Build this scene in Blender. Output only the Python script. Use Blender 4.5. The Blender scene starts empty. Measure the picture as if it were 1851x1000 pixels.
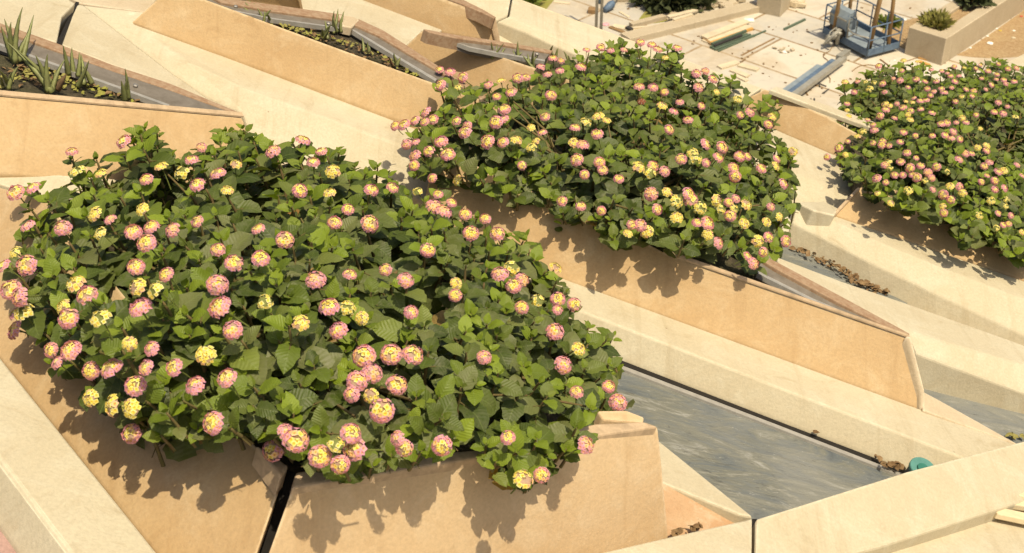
import bpy, bmesh, math, random
import numpy as np
from mathutils import Vector, Matrix, noise
R = math.radians
rnd = random.Random(7)
sc = bpy.context.scene
C = sc.collection

# ------------------------------------------------------------------ camera
FPX, W0, H0 = 2400.0, 1851.0, 1000.0
PITCH = R(34)
CAM = Vector((0, 0, 18.5))
cam_d = bpy.data.cameras.new('camera')
cam = bpy.data.objects.new('camera', cam_d)
C.objects.link(cam)
cam.location = CAM
cam.rotation_euler = (R(90) - PITCH, 0, 0)
cam_d.sensor_width = 36
cam_d.lens = 36 * FPX / W0
cam_d.clip_start = 0.05
cam_d.clip_end = 2000
cam_d.dof.use_dof = True
cam_d.dof.focus_distance = 2.4
cam_d.dof.aperture_fstop = 18
sc.camera = cam
FW = Vector((0, math.cos(PITCH), -math.sin(PITCH)))
RT = Vector((1, 0, 0))
UPV = Vector((0, math.sin(PITCH), math.cos(PITCH)))
UP = Vector((0, 0, 1))

# ------------------------------------------------------------------ light
w = bpy.data.worlds.new('World')
sc.world = w
w.use_nodes = True
nt = w.node_tree
sky = nt.nodes.new('ShaderNodeTexSky')
sky.sky_type = 'NISHITA'
sky.sun_disc = False
LDIR = (Vector((0, 0, -1)) * .89 + Vector((0, 1, 0)) * .35 + Vector((-1, 0, 0)) * .22).normalized()
SDIR = -LDIR
sky.sun_elevation = math.asin(SDIR.z)
sky.sun_rotation = math.atan2(SDIR.x, SDIR.y)
sky.dust_density = 4.0
sky.air_density = 1.0
bg = nt.nodes['Background']
nt.links.new(sky.outputs[0], bg.inputs[0])
bg.inputs[1].default_value = 0.115
sd = bpy.data.lights.new('sun', 'SUN')
sd.energy = 4.6
sd.angle = R(0.55)
sd.color = (1, .90, .72)
sun = bpy.data.objects.new('sun', sd)
C.objects.link(sun)
sun.rotation_euler = LDIR.to_track_quat('-Z', 'Y').to_euler()
sun.location = (5, -5, 40)
vs = sc.view_settings
vs.view_transform = 'Standard'
vs.look = 'None'
vs.gamma = 1
vs.exposure = 0.04
vs.use_white_balance = True
vs.white_balance_temperature = 7100
vs.white_balance_tint = 8

# ------------------------------------------------------------------ from pixels to places
def ray(px, py):
    return RT * ((px - W0 / 2) / FPX) + UPV * ((H0 / 2 - py) / FPX) + FW
# the sloping roof plane: normal (outward) and distance
NB, NC = -0.0089, 0.0253
_A0 = 38 + NB * (925.5 - 500) + NC * (500 - 550)
_n = RT * (NB * FPX) - UPV * (NC * FPX) + FW * _A0
PD = 84 / _n.length
NIN = _n.normalized()
NRM = -NIN
def P(px, py, h=0.0):
    r = ray(px, py)
    return CAM + r * ((PD - h) / NIN.dot(r))
def depth(px, py, h=0.0):
    return (PD - h) / NIN.dot(ray(px, py))
def Z(px, py, z):
    return CAM + ray(px, py) * z
def G(px, py, z=0.0):
    r = ray(px, py)
    return CAM + r * ((z - CAM.z) / r.z)
def proj(p):
    d = p - CAM
    z = d.dot(FW)
    return W0 / 2 + d.dot(RT) / z * FPX, H0 / 2 - d.dot(UPV) / z * FPX, z

# ------------------------------------------------------------------ materials
def newmat(name):
    m = bpy.data.materials.new(name)
    m.use_nodes = True
    n = m.node_tree.nodes
    return m, m.node_tree, n['Principled BSDF']
def N(t, kind, **kw):
    n = t.nodes.new(kind)
    for k, v in kw.items():
        if k.startswith('i_'):
            n.inputs[int(k[2:])].default_value = v
        else:
            setattr(n, k, v)
    return n
def ramp(t, fac, stops):
    r = t.nodes.new('ShaderNodeValToRGB')
    e = r.color_ramp.elements
    while len(e) < len(stops):
        e.new(0.5)
    for i, (p, c) in enumerate(stops):
        e[i].position = p
        e[i].color = (c[0], c[1], c[2], 1) if not isinstance(c, (int, float)) else (c, c, c, 1)
    t.links.new(fac, r.inputs[0])
    return r.outputs[0]
def mix(t, fac, a, b, mode='MIX'):
    m = t.nodes.new('ShaderNodeMix')
    m.data_type = 'RGBA'
    m.blend_type = mode
    for s, v in ((m.inputs[0], fac), (m.inputs[6], a), (m.inputs[7], b)):
        if isinstance(v, (int, float)):
            s.default_value = v
        elif isinstance(v, tuple):
            s.default_value = (v[0], v[1], v[2], 1)
        else:
            t.links.new(v, s)
    return m.outputs[2]
def noise_tex(t, vec, scale, detail=5, rough=.6, dist=0.0):
    n = t.nodes.new('ShaderNodeTexNoise')
    n.inputs['Scale'].default_value = scale
    n.inputs['Detail'].default_value = detail
    n.inputs['Roughness'].default_value = rough
    n.inputs['Distortion'].default_value = dist
    if vec is not None:
        t.links.new(vec, n.inputs['Vector'])
    return n.outputs[0]
def pos(t, scale=(1, 1, 1), rot=(0, 0, 0)):
    g = t.nodes.new('ShaderNodeNewGeometry')
    m = t.nodes.new('ShaderNodeMapping')
    m.inputs['Scale'].default_value = scale
    m.inputs['Rotation'].default_value = rot
    t.links.new(g.outputs['Position'], m.inputs['Vector'])
    return m.outputs[0]
def bump(t, b, height, strength, dist):
    n = t.nodes.new('ShaderNodeBump')
    n.inputs['Strength'].default_value = strength
    n.inputs['Distance'].default_value = dist
    t.links.new(height, n.inputs['Height'])
    t.links.new(n.outputs[0], b.inputs['Normal'])
    return n

def concrete(name, base, dark, pale, stain=.35, patches=.5, rough=.85, sc_=1.0):
    m, t, b = newmat(name)
    v = pos(t)
    dirt = tuple(x * k for x, k in zip(dark, (.70, .62, .52)))
    big = noise_tex(t, v, 2.6 * sc_, 5, .62, .6)
    mid = noise_tex(t, v, 13 * sc_, 7, .70, .5)
    fine = noise_tex(t, v, 210 * sc_, 4, .7)
    c = mix(t, ramp(t, big, [(.36, 0.0), (.64, 1.0)]), base, dark)
    c = mix(t, ramp(t, mid, [(.50, 0.0), (.72, stain)]), c, pale)
    c = mix(t, ramp(t, mid, [(.28, stain * .9), (.42, 0.0)]), c, dirt)
    # dirt streaks that run down the slope
    st = noise_tex(t, pos(t, (22 * sc_, 2.0 * sc_, 2.0 * sc_), (0, 0, R(20))), 1.6, 6, .65, .3)
    c = mix(t, ramp(t, st, [(.55, 0.0), (.75, stain * .7)]), c, dirt)
    st2 = noise_tex(t, pos(t, (3.0 * sc_, 26 * sc_, 9 * sc_), (0, 0, R(24))), 1.3, 5, .6, .3)
    c = mix(t, ramp(t, st2, [(.58, 0.0), (.74, stain * .6)]), c, pale)
    # pale lime spots
    vo = N(t, 'ShaderNodeTexVoronoi')
    vo.inputs['Scale'].default_value = 9 * sc_
    t.links.new(v, vo.inputs['Vector'])
    spots = ramp(t, vo.outputs['Distance'], [(.04, patches), (.10, 0.0)])
    gate = ramp(t, noise_tex(t, v, 5 * sc_, 2), [(.55, 0.0), (.6, 1.0)])
    c = mix(t, mix(t, 1.0, spots, gate, 'MULTIPLY'), c, tuple(min(.8, x * 1.15) for x in pale))
    # tiny dark pits
    vp = N(t, 'ShaderNodeTexVoronoi')
    vp.inputs['Scale'].default_value = 22 * sc_
    t.links.new(v, vp.inputs['Vector'])
    pits = ramp(t, vp.outputs['Distance'], [(.03, .6), (.06, 0.0)])
    gate2 = ramp(t, noise_tex(t, v, 7.7 * sc_, 2), [(.60, 0.0), (.63, 1.0)])
    c = mix(t, mix(t, 1.0, pits, gate2, 'MULTIPLY'), c, (.14, .09, .05))
    c = mix(t, ramp(t, fine, [(.34, .34), (.62, 0.0)]), c, tuple(x * .62 for x in base))
    # chipped, paler arrises: where the rounded normal leaves the true one
    be = t.nodes.new('ShaderNodeBevel'); be.samples = 4
    be.inputs['Radius'].default_value = .006 / sc_
    ge = t.nodes.new('ShaderNodeNewGeometry')
    dp = N(t, 'ShaderNodeVectorMath', operation='DOT_PRODUCT')
    t.links.new(be.outputs[0], dp.inputs[0]); t.links.new(ge.outputs['Normal'], dp.inputs[1])
    ed = ramp(t, dp.outputs['Value'], [(.90, 1.0), (.995, 0.0)])
    ed = mix(t, 1.0, ed, ramp(t, noise_tex(t, v, 45 * sc_, 4, .7), [(.38, 0.0), (.55, .75)]), 'MULTIPLY')
    c = mix(t, ed, c, tuple(min(.8, x * 1.2) for x in pale))
    t.links.new(c, b.inputs['Base Color'])
    b.inputs['Roughness'].default_value = rough
    b.inputs['Specular IOR Level'].default_value = .25
    hsum = t.nodes.new('ShaderNodeMath')
    hsum.operation = 'MULTIPLY_ADD'
    t.links.new(mid, hsum.inputs[0])
    hsum.inputs[1].default_value = 3.0
    t.links.new(fine, hsum.inputs[2])
    bump(t, b, hsum.outputs[0], .45, .0014 / sc_)
    return m

def flat(name, col, rough=.6, metal=0.0, var=.25, scale=30, spec=.3, col2=None):
    m, t, b = newmat(name)
    f = noise_tex(t, pos(t), scale, 5, .65, .3)
    c2 = col2 or tuple(x * (1 - var) for x in col)
    c = mix(t, ramp(t, f, [(.35, 0.0), (.7, 1.0)]), col, c2)
    t.links.new(c, b.inputs['Base Color'])
    b.inputs['Roughness'].default_value = rough
    b.inputs['Metallic'].default_value = metal
    b.inputs['Specular IOR Level'].default_value = spec
    bump(t, b, f, .2, .001 * 30 / scale)
    return m

M = {}
M['cream'] = concrete('cream_concrete', (.54, .48, .345), (.50, .43, .295), (.60, .56, .43), stain=.62)
M['cream_low'] = concrete('sandy_and_shaded_concrete', (.53, .44, .31), (.48, .38, .25), (.60, .52, .39), stain=.5)  # sandy parts, plus the shade painted on the top-edge facet
M['tan'] = concrete('tan_concrete', (.515, .365, .20), (.46, .31, .16), (.58, .455, .29), stain=.62, patches=.8)
M['tan_front'] = concrete('light_tan_concrete', (.60, .445, .27), (.55, .385, .215), (.66, .53, .36), stain=.6, patches=.6)
M['stained'] = concrete('rust_stained_concrete', (.50, .34, .20), (.44, .26, .14), (.60, .50, .36), stain=.8, sc_=2.0)
M['rim'] = flat('worn_rim_concrete', (.53, .39, .25), .85, 0, .35, 60)
M['rust'] = flat('brown_rail_wood', (.26, .155, .09), .8, 0, .4, 90, .2, (.37, .27, .18))
M['channel'] = flat('galvanised_channel_steel', (.20, .175, .145), .6, .1, .3, 40, .35, (.13, .11, .085))
M['channel_edge'] = flat('pale_channel_edge', (.42, .40, .36), .5, .3, .25, 60)
M['black'] = flat('black_gap_shade', (.018, .015, .012), .8, 0, .4, 80)  # black stands in for the shade deep in the gaps
M['slate'] = flat('slate_blue_flashing', (.10, .105, .105), .5, 0, .4, 50)
M['screw'] = flat('screw_metal', (.35, .33, .30), .4, .6, .3, 90)
M['pink_paint'] = flat('pink_plaster', (.42, .27, .23), .8, 0, .3, 200)

def sheet_mat():
    m, t, b = newmat('stained_grey_sheet')
    ang = R(20)
    v = pos(t, (1.0, 3.0, 1.0), (0, 0, R(26)))
    a = noise_tex(t, v, 6.0, 9, .74, 1.6)
    c = ramp(t, a, [(.28, (.065, .075, .080)), (.42, (.125, .142, .146)), (.55, (.175, .175, .14)), (.66, (.34, .34, .31))])
    big = noise_tex(t, pos(t), 3.0, 3, .5, .5)
    c = mix(t, ramp(t, big, [(.44, 0.0), (.64, .55)]), c, (.27, .27, .24))
    v2 = pos(t, (14, 60, 14), (0, 0, R(30)))
    fl = noise_tex(t, v2, 1.6, 7, .75, 1.5)
    c = mix(t, ramp(t, fl, [(.60, 0.0), (.68, .6)]), c, (.50, .48, .42))
    fl2 = noise_tex(t, pos(t, (5, 14, 5), (0, 0, R(15))), 3.0, 8, .75, 1.5)
    c = mix(t, ramp(t, fl2, [(.58, 0.0), (.68, .7)]), c, (.075, .078, .072))
    grit = noise_tex(t, pos(t), 260, 3, .7)
    c = mix(t, ramp(t, grit, [(.66, 0.0), (.74, .5)]), c, (.45, .44, .38))
    t.links.new(c, b.inputs['Base Color'])
    b.inputs['Roughness'].default_value = .7
    b.inputs['Specular IOR Level'].default_value = .25
    bump(t, b, fl, .8, .004)
    return m
M['sheet'] = sheet_mat()

def soil_mat():
    m, t, b = newmat('planter_soil')
    a = noise_tex(t, pos(t), 60, 8, .75)
    g = noise_tex(t, pos(t), 9, 4, .6)
    c = ramp(t, a, [(.3, (.035, .026, .014)), (.5, (.085, .066, .034)), (.72, (.20, .155, .09))])
    c = mix(t, ramp(t, g, [(.45, 0.0), (.65, .45)]), c, (.085, .10, .025))
    t.links.new(c, b.inputs['Base Color'])
    b.inputs['Roughness'].default_value = .95
    bump(t, b, a, 1.0, .02)
    return m
M['soil'] = soil_mat()

def leaf_mat():
    m, t, b = newmat('lantana_leaf')
    at = N(t, 'ShaderNodeAttribute', attribute_name='leafdata')
    sep = t.nodes.new('ShaderNodeSeparateColor')
    t.links.new(at.outputs['Color'], sep.inputs[0])
    age, rn, hol = sep.outputs[0], sep.outputs[1], sep.outputs[2]
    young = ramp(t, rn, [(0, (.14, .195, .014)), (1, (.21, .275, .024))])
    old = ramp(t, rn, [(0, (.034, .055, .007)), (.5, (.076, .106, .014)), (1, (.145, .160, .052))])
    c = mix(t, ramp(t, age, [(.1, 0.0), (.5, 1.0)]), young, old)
    # pale midrib and side veins from the leaf's own uv
    uv = N(t, 'ShaderNodeUVMap', uv_map='UVMap')
    su = t.nodes.new('ShaderNodeSeparateXYZ')
    t.links.new(uv.outputs[0], su.inputs[0])
    ab = N(t, 'ShaderNodeMath', operation='ABSOLUTE')
    t.links.new(su.outputs[0], ab.inputs[0])
    vv = N(t, 'ShaderNodeMath', operation='MULTIPLY_ADD')
    t.links.new(su.outputs[1], vv.inputs[0]); vv.inputs[1].default_value = 8.0
    k = N(t, 'ShaderNodeMath', operation='MULTIPLY')
    t.links.new(ab.outputs[0], k.inputs[0]); k.inputs[1].default_value = -2.2
    t.links.new(k.outputs[0], vv.inputs[2])
    sn = N(t, 'ShaderNodeMath', operation='PINGPONG')
    t.links.new(vv.outputs[0], sn.inputs[0]); sn.inputs[1].default_value = .5
    veins = ramp(t, sn.outputs[0], [(0.0, .12), (.09, 0.0)])
    rib = ramp(t, ab.outputs[0], [(0.0, .5), (.055, 0.0)])
    vf = mix(t, 1.0, veins, rib, 'ADD')
    c = mix(t, vf, c, (.17, .22, .06))
    # dust
    d = noise_tex(t, pos(t), 90, 5, .7)
    big = noise_tex(t, pos(t), 3.5, 3, .5)
    dd = mix(t, 1.0, ramp(t, d, [(.40, 0.0), (.70, 1.0)]), ramp(t, age, [(.2, 0.05), (1, .6)]), 'MULTIPLY')
    dd = mix(t, 1.0, dd, ramp(t, big, [(.40, .35), (.62, 1.0)]), 'MULTIPLY')
    c = mix(t, dd, c, (.21, .20, .13))
    c = mix(t, hol, c, (.30, .17, .05))       # the odd dead leaf
    t.links.new(c, b.inputs['Base Color'])
    b.inputs['Roughness'].default_value = .50
    b.inputs['Specular IOR Level'].default_value = .32
    hs = mix(t, .5, sn.outputs[0], d)
    bump(t, b, hs, .6, .0025)
    out = t.nodes['Material Output']
    tr = t.nodes.new('ShaderNodeBsdfTranslucent')
    c2 = mix(t, 1.0, c, (1.6, 1.7, .6), 'MULTIPLY')
    t.links.new(c2, tr.inputs[0])
    ms = t.nodes.new('ShaderNodeMixShader')
    ms.inputs[0].default_value = .22
    t.links.new(b.outputs[0], ms.inputs[1])
    t.links.new(tr.outputs[0], ms.inputs[2])
    t.links.new(ms.outputs[0], out.inputs[0])
    return m
M['leaf'] = leaf_mat()

def attr_mat(name, rough=.6, trans=0.2, var=.15):
    m, t, b = newmat(name)
    at = N(t, 'ShaderNodeAttribute', attribute_name='col')
    c = mix(t, ramp(t, noise_tex(t, pos(t), 300, 2), [(.3, var), (.7, 0.0)]), at.outputs['Color'], (.0, .0, .0))
    t.links.new(c, b.inputs['Base Color'])
    b.inputs['Roughness'].default_value = rough
    b.inputs['Specular IOR Level'].default_value = .2
    if trans:
        out = t.nodes['Material Output']
        tr = t.nodes.new('ShaderNodeBsdfTranslucent')
        t.links.new(c, tr.inputs[0])
        ms = t.nodes.new('ShaderNodeMixShader')
        ms.inputs[0].default_value = trans
        t.links.new(b.outputs[0], ms.inputs[1]); t.links.new(tr.outputs[0], ms.inputs[2])
        t.links.new(ms.outputs[0], out.inputs[0])
    return m
M['petal'] = attr_mat('flower_petal', .6, .25)
M['stem'] = flat('green_brown_stem', (.12, .11, .035), .75, 0, .4, 120, .2, (.16, .10, .05))
M['aloe'] = flat('aloe_leaf', (.22, .245, .085), .5, 0, .3, 70, .35, (.17, .17, .07))
M['aloe_dead'] = flat('dry_aloe_leaf', (.22, .14, .075), .8, 0, .4, 70, .2)
M['dry'] = flat('dry_leaf', (.13, .075, .035), .85, 0, .4, 60, .2, (.27, .18, .09))
M['teal'] = flat('teal_plastic', (.09, .25, .215), .5, 0, .2, 60, .4)
M['teal_dark'] = flat('dark_teal_plastic', (.03, .17, .13), .5, 0, .2, 60, .4)
M['offcut'] = flat('pale_sawn_wood', (.68, .56, .36), .8, 0, .15, 50, .2)
M['blue'] = flat('faded_blue_paint', (.13, .19, .265), .6, .1, .35, 6, .3, (.07, .105, .16))
M['blue_pale'] = flat('dusty_blue_paint', (.26, .31, .34), .6, .1, .3, 4, .35)
M['grey_metal'] = flat('grey_metal', (.38, .36, .30), .5, .3, .3, 5, .4)
M['dark_metal'] = flat('greasy_dark_metal', (.06, .055, .05), .6, .2, .4, 8, .3)
M['timber'] = flat('brown_timber', (.30, .19, .085), .8, 0, .35, 3, .2, (.20, .12, .06))
M['plank'] = flat('pale_plank', (.62, .52, .36), .85, 0, .2, 3, .2)
M['orange_plank'] = flat('orange_plank', (.60, .33, .10), .8, 0, .2, 3, .2)
M['white'] = flat('white_litter', (.78, .76, .70), .7, 0, .1, 3, .2)
M['red'] = flat('red_litter', (.5, .08, .05), .7, 0, .1, 3, .2)
M['yellow'] = flat('yellow_litter', (.6, .45, .05), .7, 0, .1, 3, .2)
M['pinklit'] = flat('pink_litter', (.75, .35, .38), .7, 0, .1, 3, .2)
M['green_pipe'] = flat('green_painted_tube', (.11, .15, .10), .6, 0, .3, 4, .3)
M['box_conc'] = concrete('grey_beige_concrete', (.47, .39, .27), (.42, .34, .23), (.54, .46, .33), stain=.4, patches=.2, sc_=.09)
M['wall_conc'] = concrete('wall_plaster', (.60, .50, .33), (.5, .4, .25), (.66, .56, .4), sc_=.2)

def plaza_mat():
    m, t, b = newmat('plaza_paving')
    v = pos(t)
    # frame of the paving: two joint directions measured on the ground
    a = (G(1471, 75) - G(1383, 46))
    ang = math.atan2(a.y, a.x)
    wob = noise_tex(t, v, .8, 3, .5)
    v2 = pos(t, (1, 1, 1), (0, 0, -ang))
    off = mix(t, .06, v2, wob, 'ADD')
    br = N(t, 'ShaderNodeTexBrick')
    br.offset = .37
    br.inputs['Scale'].default_value = 1.0
    br.inputs['Brick Width'].default_value = 4.4
    br.inputs['Row Height'].default_value = 2.3
    br.inputs['Mortar Size'].default_value = .055
    br.inputs['Mortar Smooth'].default_value = .3
    br.inputs['Color1'].default_value = (.56, .505, .405, 1)
    br.inputs['Color2'].default_value = (.43, .40, .34, 1)
    br.inputs['Mortar'].default_value = (.25, .17, .09, 1)
    t.links.new(off, br.inputs['Vector'])
    n1 = noise_tex(t, v, .35, 6, .65, .5)
    n2 = noise_tex(t, v, 2.5, 7, .7, .5)
    c = mix(t, ramp(t, n1, [(.45, 0.0), (.62, .55)]), br.outputs[0], (.40, .30, .18))
    c = mix(t, ramp(t, n2, [(.50, 0.0), (.72, .55)]), c, (.58, .51, .385))
    c = mix(t, ramp(t, n2, [(.30, .45), (.45, 0.0)]), c, (.30, .25, .175))
    t.links.new(c, b.inputs['Base Color'])
    b.inputs['Roughness'].default_value = .9
    bump(t, b, n2, .4, .02)
    return m
M['plaza'] = plaza_mat()
def dirt_mat():
    m, t, b = newmat('dry_earth')
    v = pos(t)
    n1 = noise_tex(t, v, 1.2, 6, .7, .6)
    n2 = noise_tex(t, v, 9, 7, .8, .5)
    c = ramp(t, n2, [(.3, (.23, .135, .06)), (.5, (.36, .235, .115)), (.7, (.52, .40, .23))])
    c = mix(t, ramp(t, n1, [(.45, 0.0), (.65, .6)]), c, (.40, .29, .15))
    t.links.new(c, b.inputs['Base Color'])
    b.inputs['Roughness'].default_value = .95
    bump(t, b, n2, .8, .06)
    return m
M['dirt'] = dirt_mat()
M['grass'] = flat('rough_grass', (.24, .24, .05), .9, 0, .5, 6, .1, (.26, .22, .09))
M['shrub'] = flat('grey_green_foliage', (.055, .07, .03), .8, 0, .5, 6, .1, (.11, .125, .06))
M['lowgreen'] = flat('bright_green_foliage', (.12, .16, .03), .8, 0, .4, 8, .1, (.19, .22, .05))

# ------------------------------------------------------------------ mesh helpers
def link(name, verts, faces, mat, parent=None, origin=None, smooth=False, mats=None, midx=None):
    me = bpy.data.meshes.new(name)
    o0 = origin if origin is not None else (parent.location.copy() if parent else None)
    if o0 is not None and parent is None:
        vv = [v - o0 for v in verts]
    elif parent is not None:
        vv = [v - world_loc(parent) for v in verts]
    else:
        vv = verts
    me.from_pydata([tuple(v) for v in vv], [], faces)
    for mm in (mats or [mat]):
        me.materials.append(mm)
    if midx:
        me.polygons.foreach_set('material_index', midx)
    if smooth:
        me.polygons.foreach_set('use_smooth', [True] * len(faces))
    me.update()
    o = bpy.data.objects.new(name, me)
    C.objects.link(o)
    if parent:
        o.parent = parent
    elif origin is not None:
        o.location = origin
    return o
def world_loc(o):
    l = o.location.copy()
    while o.parent:
        o = o.parent
        l += o.location
    return l
def tag(o, label=None, cat=None, group=None, kind=None):
    if label: o['label'] = label
    if cat: o['category'] = cat
    if group: o['group'] = group
    if kind: o['kind'] = kind
    return o
def thing(name, loc, label, cat, group=None):
    o = bpy.data.objects.new(name, None)
    o.empty_display_size = .1
    C.objects.link(o)
    o.location = loc
    return tag(o, label, cat, group)

class MB:
    def __init__(s):
        s.v = []; s.f = []
    def add(s, vs, fs):
        b = len(s.v)
        s.v += [Vector(x) for x in vs]
        s.f += [tuple(b + i for i in f) for f in fs]
    def box8(s, q, up):
        """q: four bottom corners, up: vector"""
        vs = list(q) + [p + up for p in q]
        s.add(vs, [(3, 2, 1, 0), (4, 5, 6, 7), (0, 1, 5, 4), (1, 2, 6, 5), (2, 3, 7, 6), (3, 0, 4, 7)])
    def bar(s, a, b, wx, wy, upv=None):
        d = (b - a)
        dn = d.normalized()
        u = upv or (UP if abs(dn.z) < .9 else Vector((0, 1, 0)))
        x = dn.cross(u).normalized()
        y = x.cross(dn).normalized()
        q = [a - x * wx / 2 - y * wy / 2, a + x * wx / 2 - y * wy / 2, a + x * wx / 2 + y * wy / 2, a - x * wx / 2 + y * wy / 2]
        s.box8(q, d)
    def tube(s, pts, rad, n=8, cap=True):
        rings = []
        base = len(s.v)
        for i, p in enumerate(pts):
            a = pts[max(0, i - 1)]; b = pts[min(len(pts) - 1, i + 1)]
            d = (b - a).normalized()
            u = UP if abs(d.z) < .9 else Vector((0, 1, 0))
            x = d.cross(u).normalized(); y = x.cross(d).normalized()
            r = rad[i] if isinstance(rad, (list, tuple)) else rad
            for k in range(n):
                t = 2 * math.pi * k / n
                s.v.append(p + x * (math.cos(t) * r) + y * (math.sin(t) * r))
        for i in range(len(pts) - 1):
            for k in range(n):
                a = base + i * n + k; b = base + i * n + (k + 1) % n
                s.f.append((a, b, b + n, a + n))
        if cap:
            s.f.append(tuple(base + k for k in reversed(range(n))))
            s.f.append(tuple(base + (len(pts) - 1) * n + k for k in range(n)))
    def build(s, name, mat, parent=None, smooth=False, origin=None):
        return link(name, s.v, s.f, mat, parent, origin, smooth)

def planarise(facets, it=60, low=1.0):
    """every facet flat: on a plane 1/z is linear in x and y"""
    key = lambda q: (round(q[0], 1), round(q[1], 1), round(q[2], 4))
    inv = {}; ini = {}
    for f in facets:
        for q in f:
            inv[key(q)] = ini[key(q)] = 1 / depth(*q)
    big = [f for f in facets if len(f) > 3]
    if not big: return facets
    mats = []
    for f in big:
        A = np.array([[1, q[0] / 1000, q[1] / 1000] for q in f])
        W = np.diag([low if q[2] < .105 else 1.0 for q in f])
        mats.append((f, A @ np.linalg.pinv(A.T @ W @ A) @ A.T @ W))
    for _ in range(it):
        acc = {}
        for f, H in mats:
            y = H @ np.array([inv[key(q)] for q in f])
            for q, v in zip(f, y): acc.setdefault(key(q), []).append(v)
        for k, l in acc.items(): inv[k] = sum(l) / len(l)
    out = []
    for f in facets:
        g = []
        for q in f:
            z = 1 / inv[key(q)]
            h = PD - z * NIN.dot(ray(q[0], q[1]))
            g.append((q[0], q[1], h))
        out.append(g)
    return out

def solid(name, facets, mat, parent=None, drop=.12, bevel=.003, down=None, origin=None):
    """facets: lists of (px, py, h) on the roof slope; closed below by skirts"""
    down = down if down is not None else NIN
    facets = planarise(facets)
    idx = {}; vs = []; fs = []
    for f in facets:
        ids = []
        for q in f:
            k = (round(q[0], 1), round(q[1], 1), round(q[2], 3))
            if k not in idx:
                idx[k] = len(vs); vs.append(P(*q))
            ids.append(idx[k])
        # orient outward
        n = Vector((0, 0, 0))
        for i in range(len(ids)):
            n += vs[ids[i]].cross(vs[ids[(i + 1) % len(ids)]])
        n2 = Vector((0, 0, 0)); o = vs[ids[0]]
        for i in range(1, len(ids) - 1):
            n2 += (vs[ids[i]] - o).cross(vs[ids[i + 1]] - o)
        if n2.dot(CAM - o) < 0:
            ids = ids[::-1]
        fs.append(tuple(ids))
    edges = {}
    for f in fs:
        for i in range(len(f)):
            edges[(f[i], f[(i + 1) % len(f)])] = 1
    bnd = [e for e in edges if (e[1], e[0]) not in edges]
    low = {}
    for a, b in bnd:
        for i in (a, b):
            if i not in low:
                low[i] = len(vs); vs.append(vs[i] + down * drop)
    nf = len(fs)
    for a, b in bnd:
        fs.append((b, a, low[a], low[b]))
    if parent is None and origin is None:
        origin = vs[0].copy()
    o = link(name, vs, fs, mat, parent, origin)
    if bevel:
        md = o.modifiers.new('soft_edges', 'BEVEL')
        md.width = bevel; md.segments = 2; md.limit_method = 'ANGLE'; md.angle_limit = R(12)
        md.harden_normals = False
        md.use_clamp_overlap = True
    return o

def strip(a, b):
    """facets between two polylines of equal length"""
    return [[a[i], a[i + 1], b[i + 1], b[i]] for i in range(len(a) - 1)]

# ================================================================== ground
def ground():
    bx = [(-300, -60), (300, -60), (300, 600), (-300, 600)]
    o = link('plaza', [Vector((x, y, 0)) for x, y in bx], [(0, 1, 2, 3)], M['plaza'], None, Vector((0, 0, 0)))
    tag(o, kind='structure')
    return o
ground()
def patch(name, pts, mat, z=.004, kind='structure'):
    vs = [G(x, y) + UP * z for x, y in pts]
    o = link(name, vs, [tuple(range(len(vs)))], mat, None, vs[0].copy())
    if o.data.polygons[0].normal.z < 0:
        o.data.flip_normals()
    tag(o, kind=kind)
    return o
patch('bare_earth', [(1728, 100), (1745, 92), (1800, 55), (1860, 12), (1990, -60), (2100, 40), (1990, 110), (1860, 102), (1800, 106), (1760, 104)], M['dirt'], .004)
patch('bare_earth', [(1596, 52), (1612, 45), (1640, 36), (1672, 30), (1650, 50), (1643, 62), (1640, 92), (1625, 84), (1600, 80), (1590, 64)], M['dirt'], .005)
patch('grass_bed', [(1146, 48), (1160, 28), (1178, 5), (1185, -30), (1330, -40), (1290, 0), (1276, 17), (1240, 28), (1200, 40)], M['grass'], .006)
patch('grass_bed', [(960, 10), (985, 20), (1002, 0), (1010, -12), (950, -10)], M['grass'], .006)

# ================================================================== roof structure
def base_slab():
    # body of the building below the ribs, with its outer face going down to the plaza
    outer = [(560, -130, -.06), (926, -6, -.06), (1377, 160, -.06), (1520, 214, -.06), (1900, 350, -.06), (2150, 440, -.06)]
    rest = [(2300, 1250, -.06), (1500, 1300, -.06), (300, 1300, -.06), (-350, 1200, -.06), (-450, 300, -.06), (-300, -160, -.06)]
    vs = [P(*q) for q in outer + rest]
    n = len(vs)
    vs2 = vs + [Vector((v.x, v.y, -.2)) for v in vs]
    fs = [tuple(range(n))] + [(i, (i + 1) % n, n + (i + 1) % n, n + i) for i in range(n)]
    o = link('building', vs2, fs, M['wall_conc'], None, vs[0].copy())
    tag(o, 'building body under the sloping roof, hidden below its cream ribs and planters', 'building')
    bm = bmesh.new(); bm.from_mesh(o.data); bmesh.ops.recalc_face_normals(bm, faces=bm.faces); bm.to_mesh(o.data); bm.free()
base_slab()

def beam(label, facets, mat='cream', drop=.10, name='concrete_rib', bevel=.004):
    o = solid(name, facets, M[mat], drop=drop, bevel=bevel)
    return tag(o, label, 'roof rib', 'cream concrete ribs of the roof')

# --- long rib across the lower middle (under the second planter's panel)
U = [(640, 365, .05), (1010, 500, .05), (1400, 643, .05), (1668, 741, .05), (1850, 808, .05)]
Cc = [(640, 402, .052), (1010, 546, .052), (1400, 697, .052), (1668, 799, .052), (1800, 850, .052)]
L = [(640, 462, .0), (1010, 606, .0), (1400, 757, .0), (1668, 859, .0), (1740, 887, .0)]
r = beam('long cream rib in the middle right, from the front bush down to the crossing rib', strip(U, Cc) + strip(Cc, L))
r2 = solid('end_gusset', [[(1666, 706, .065), (1700, 724, .060), (1850, 808, .05), (1668, 741, .055)]], M['cream_low'], r, drop=.08)
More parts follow.
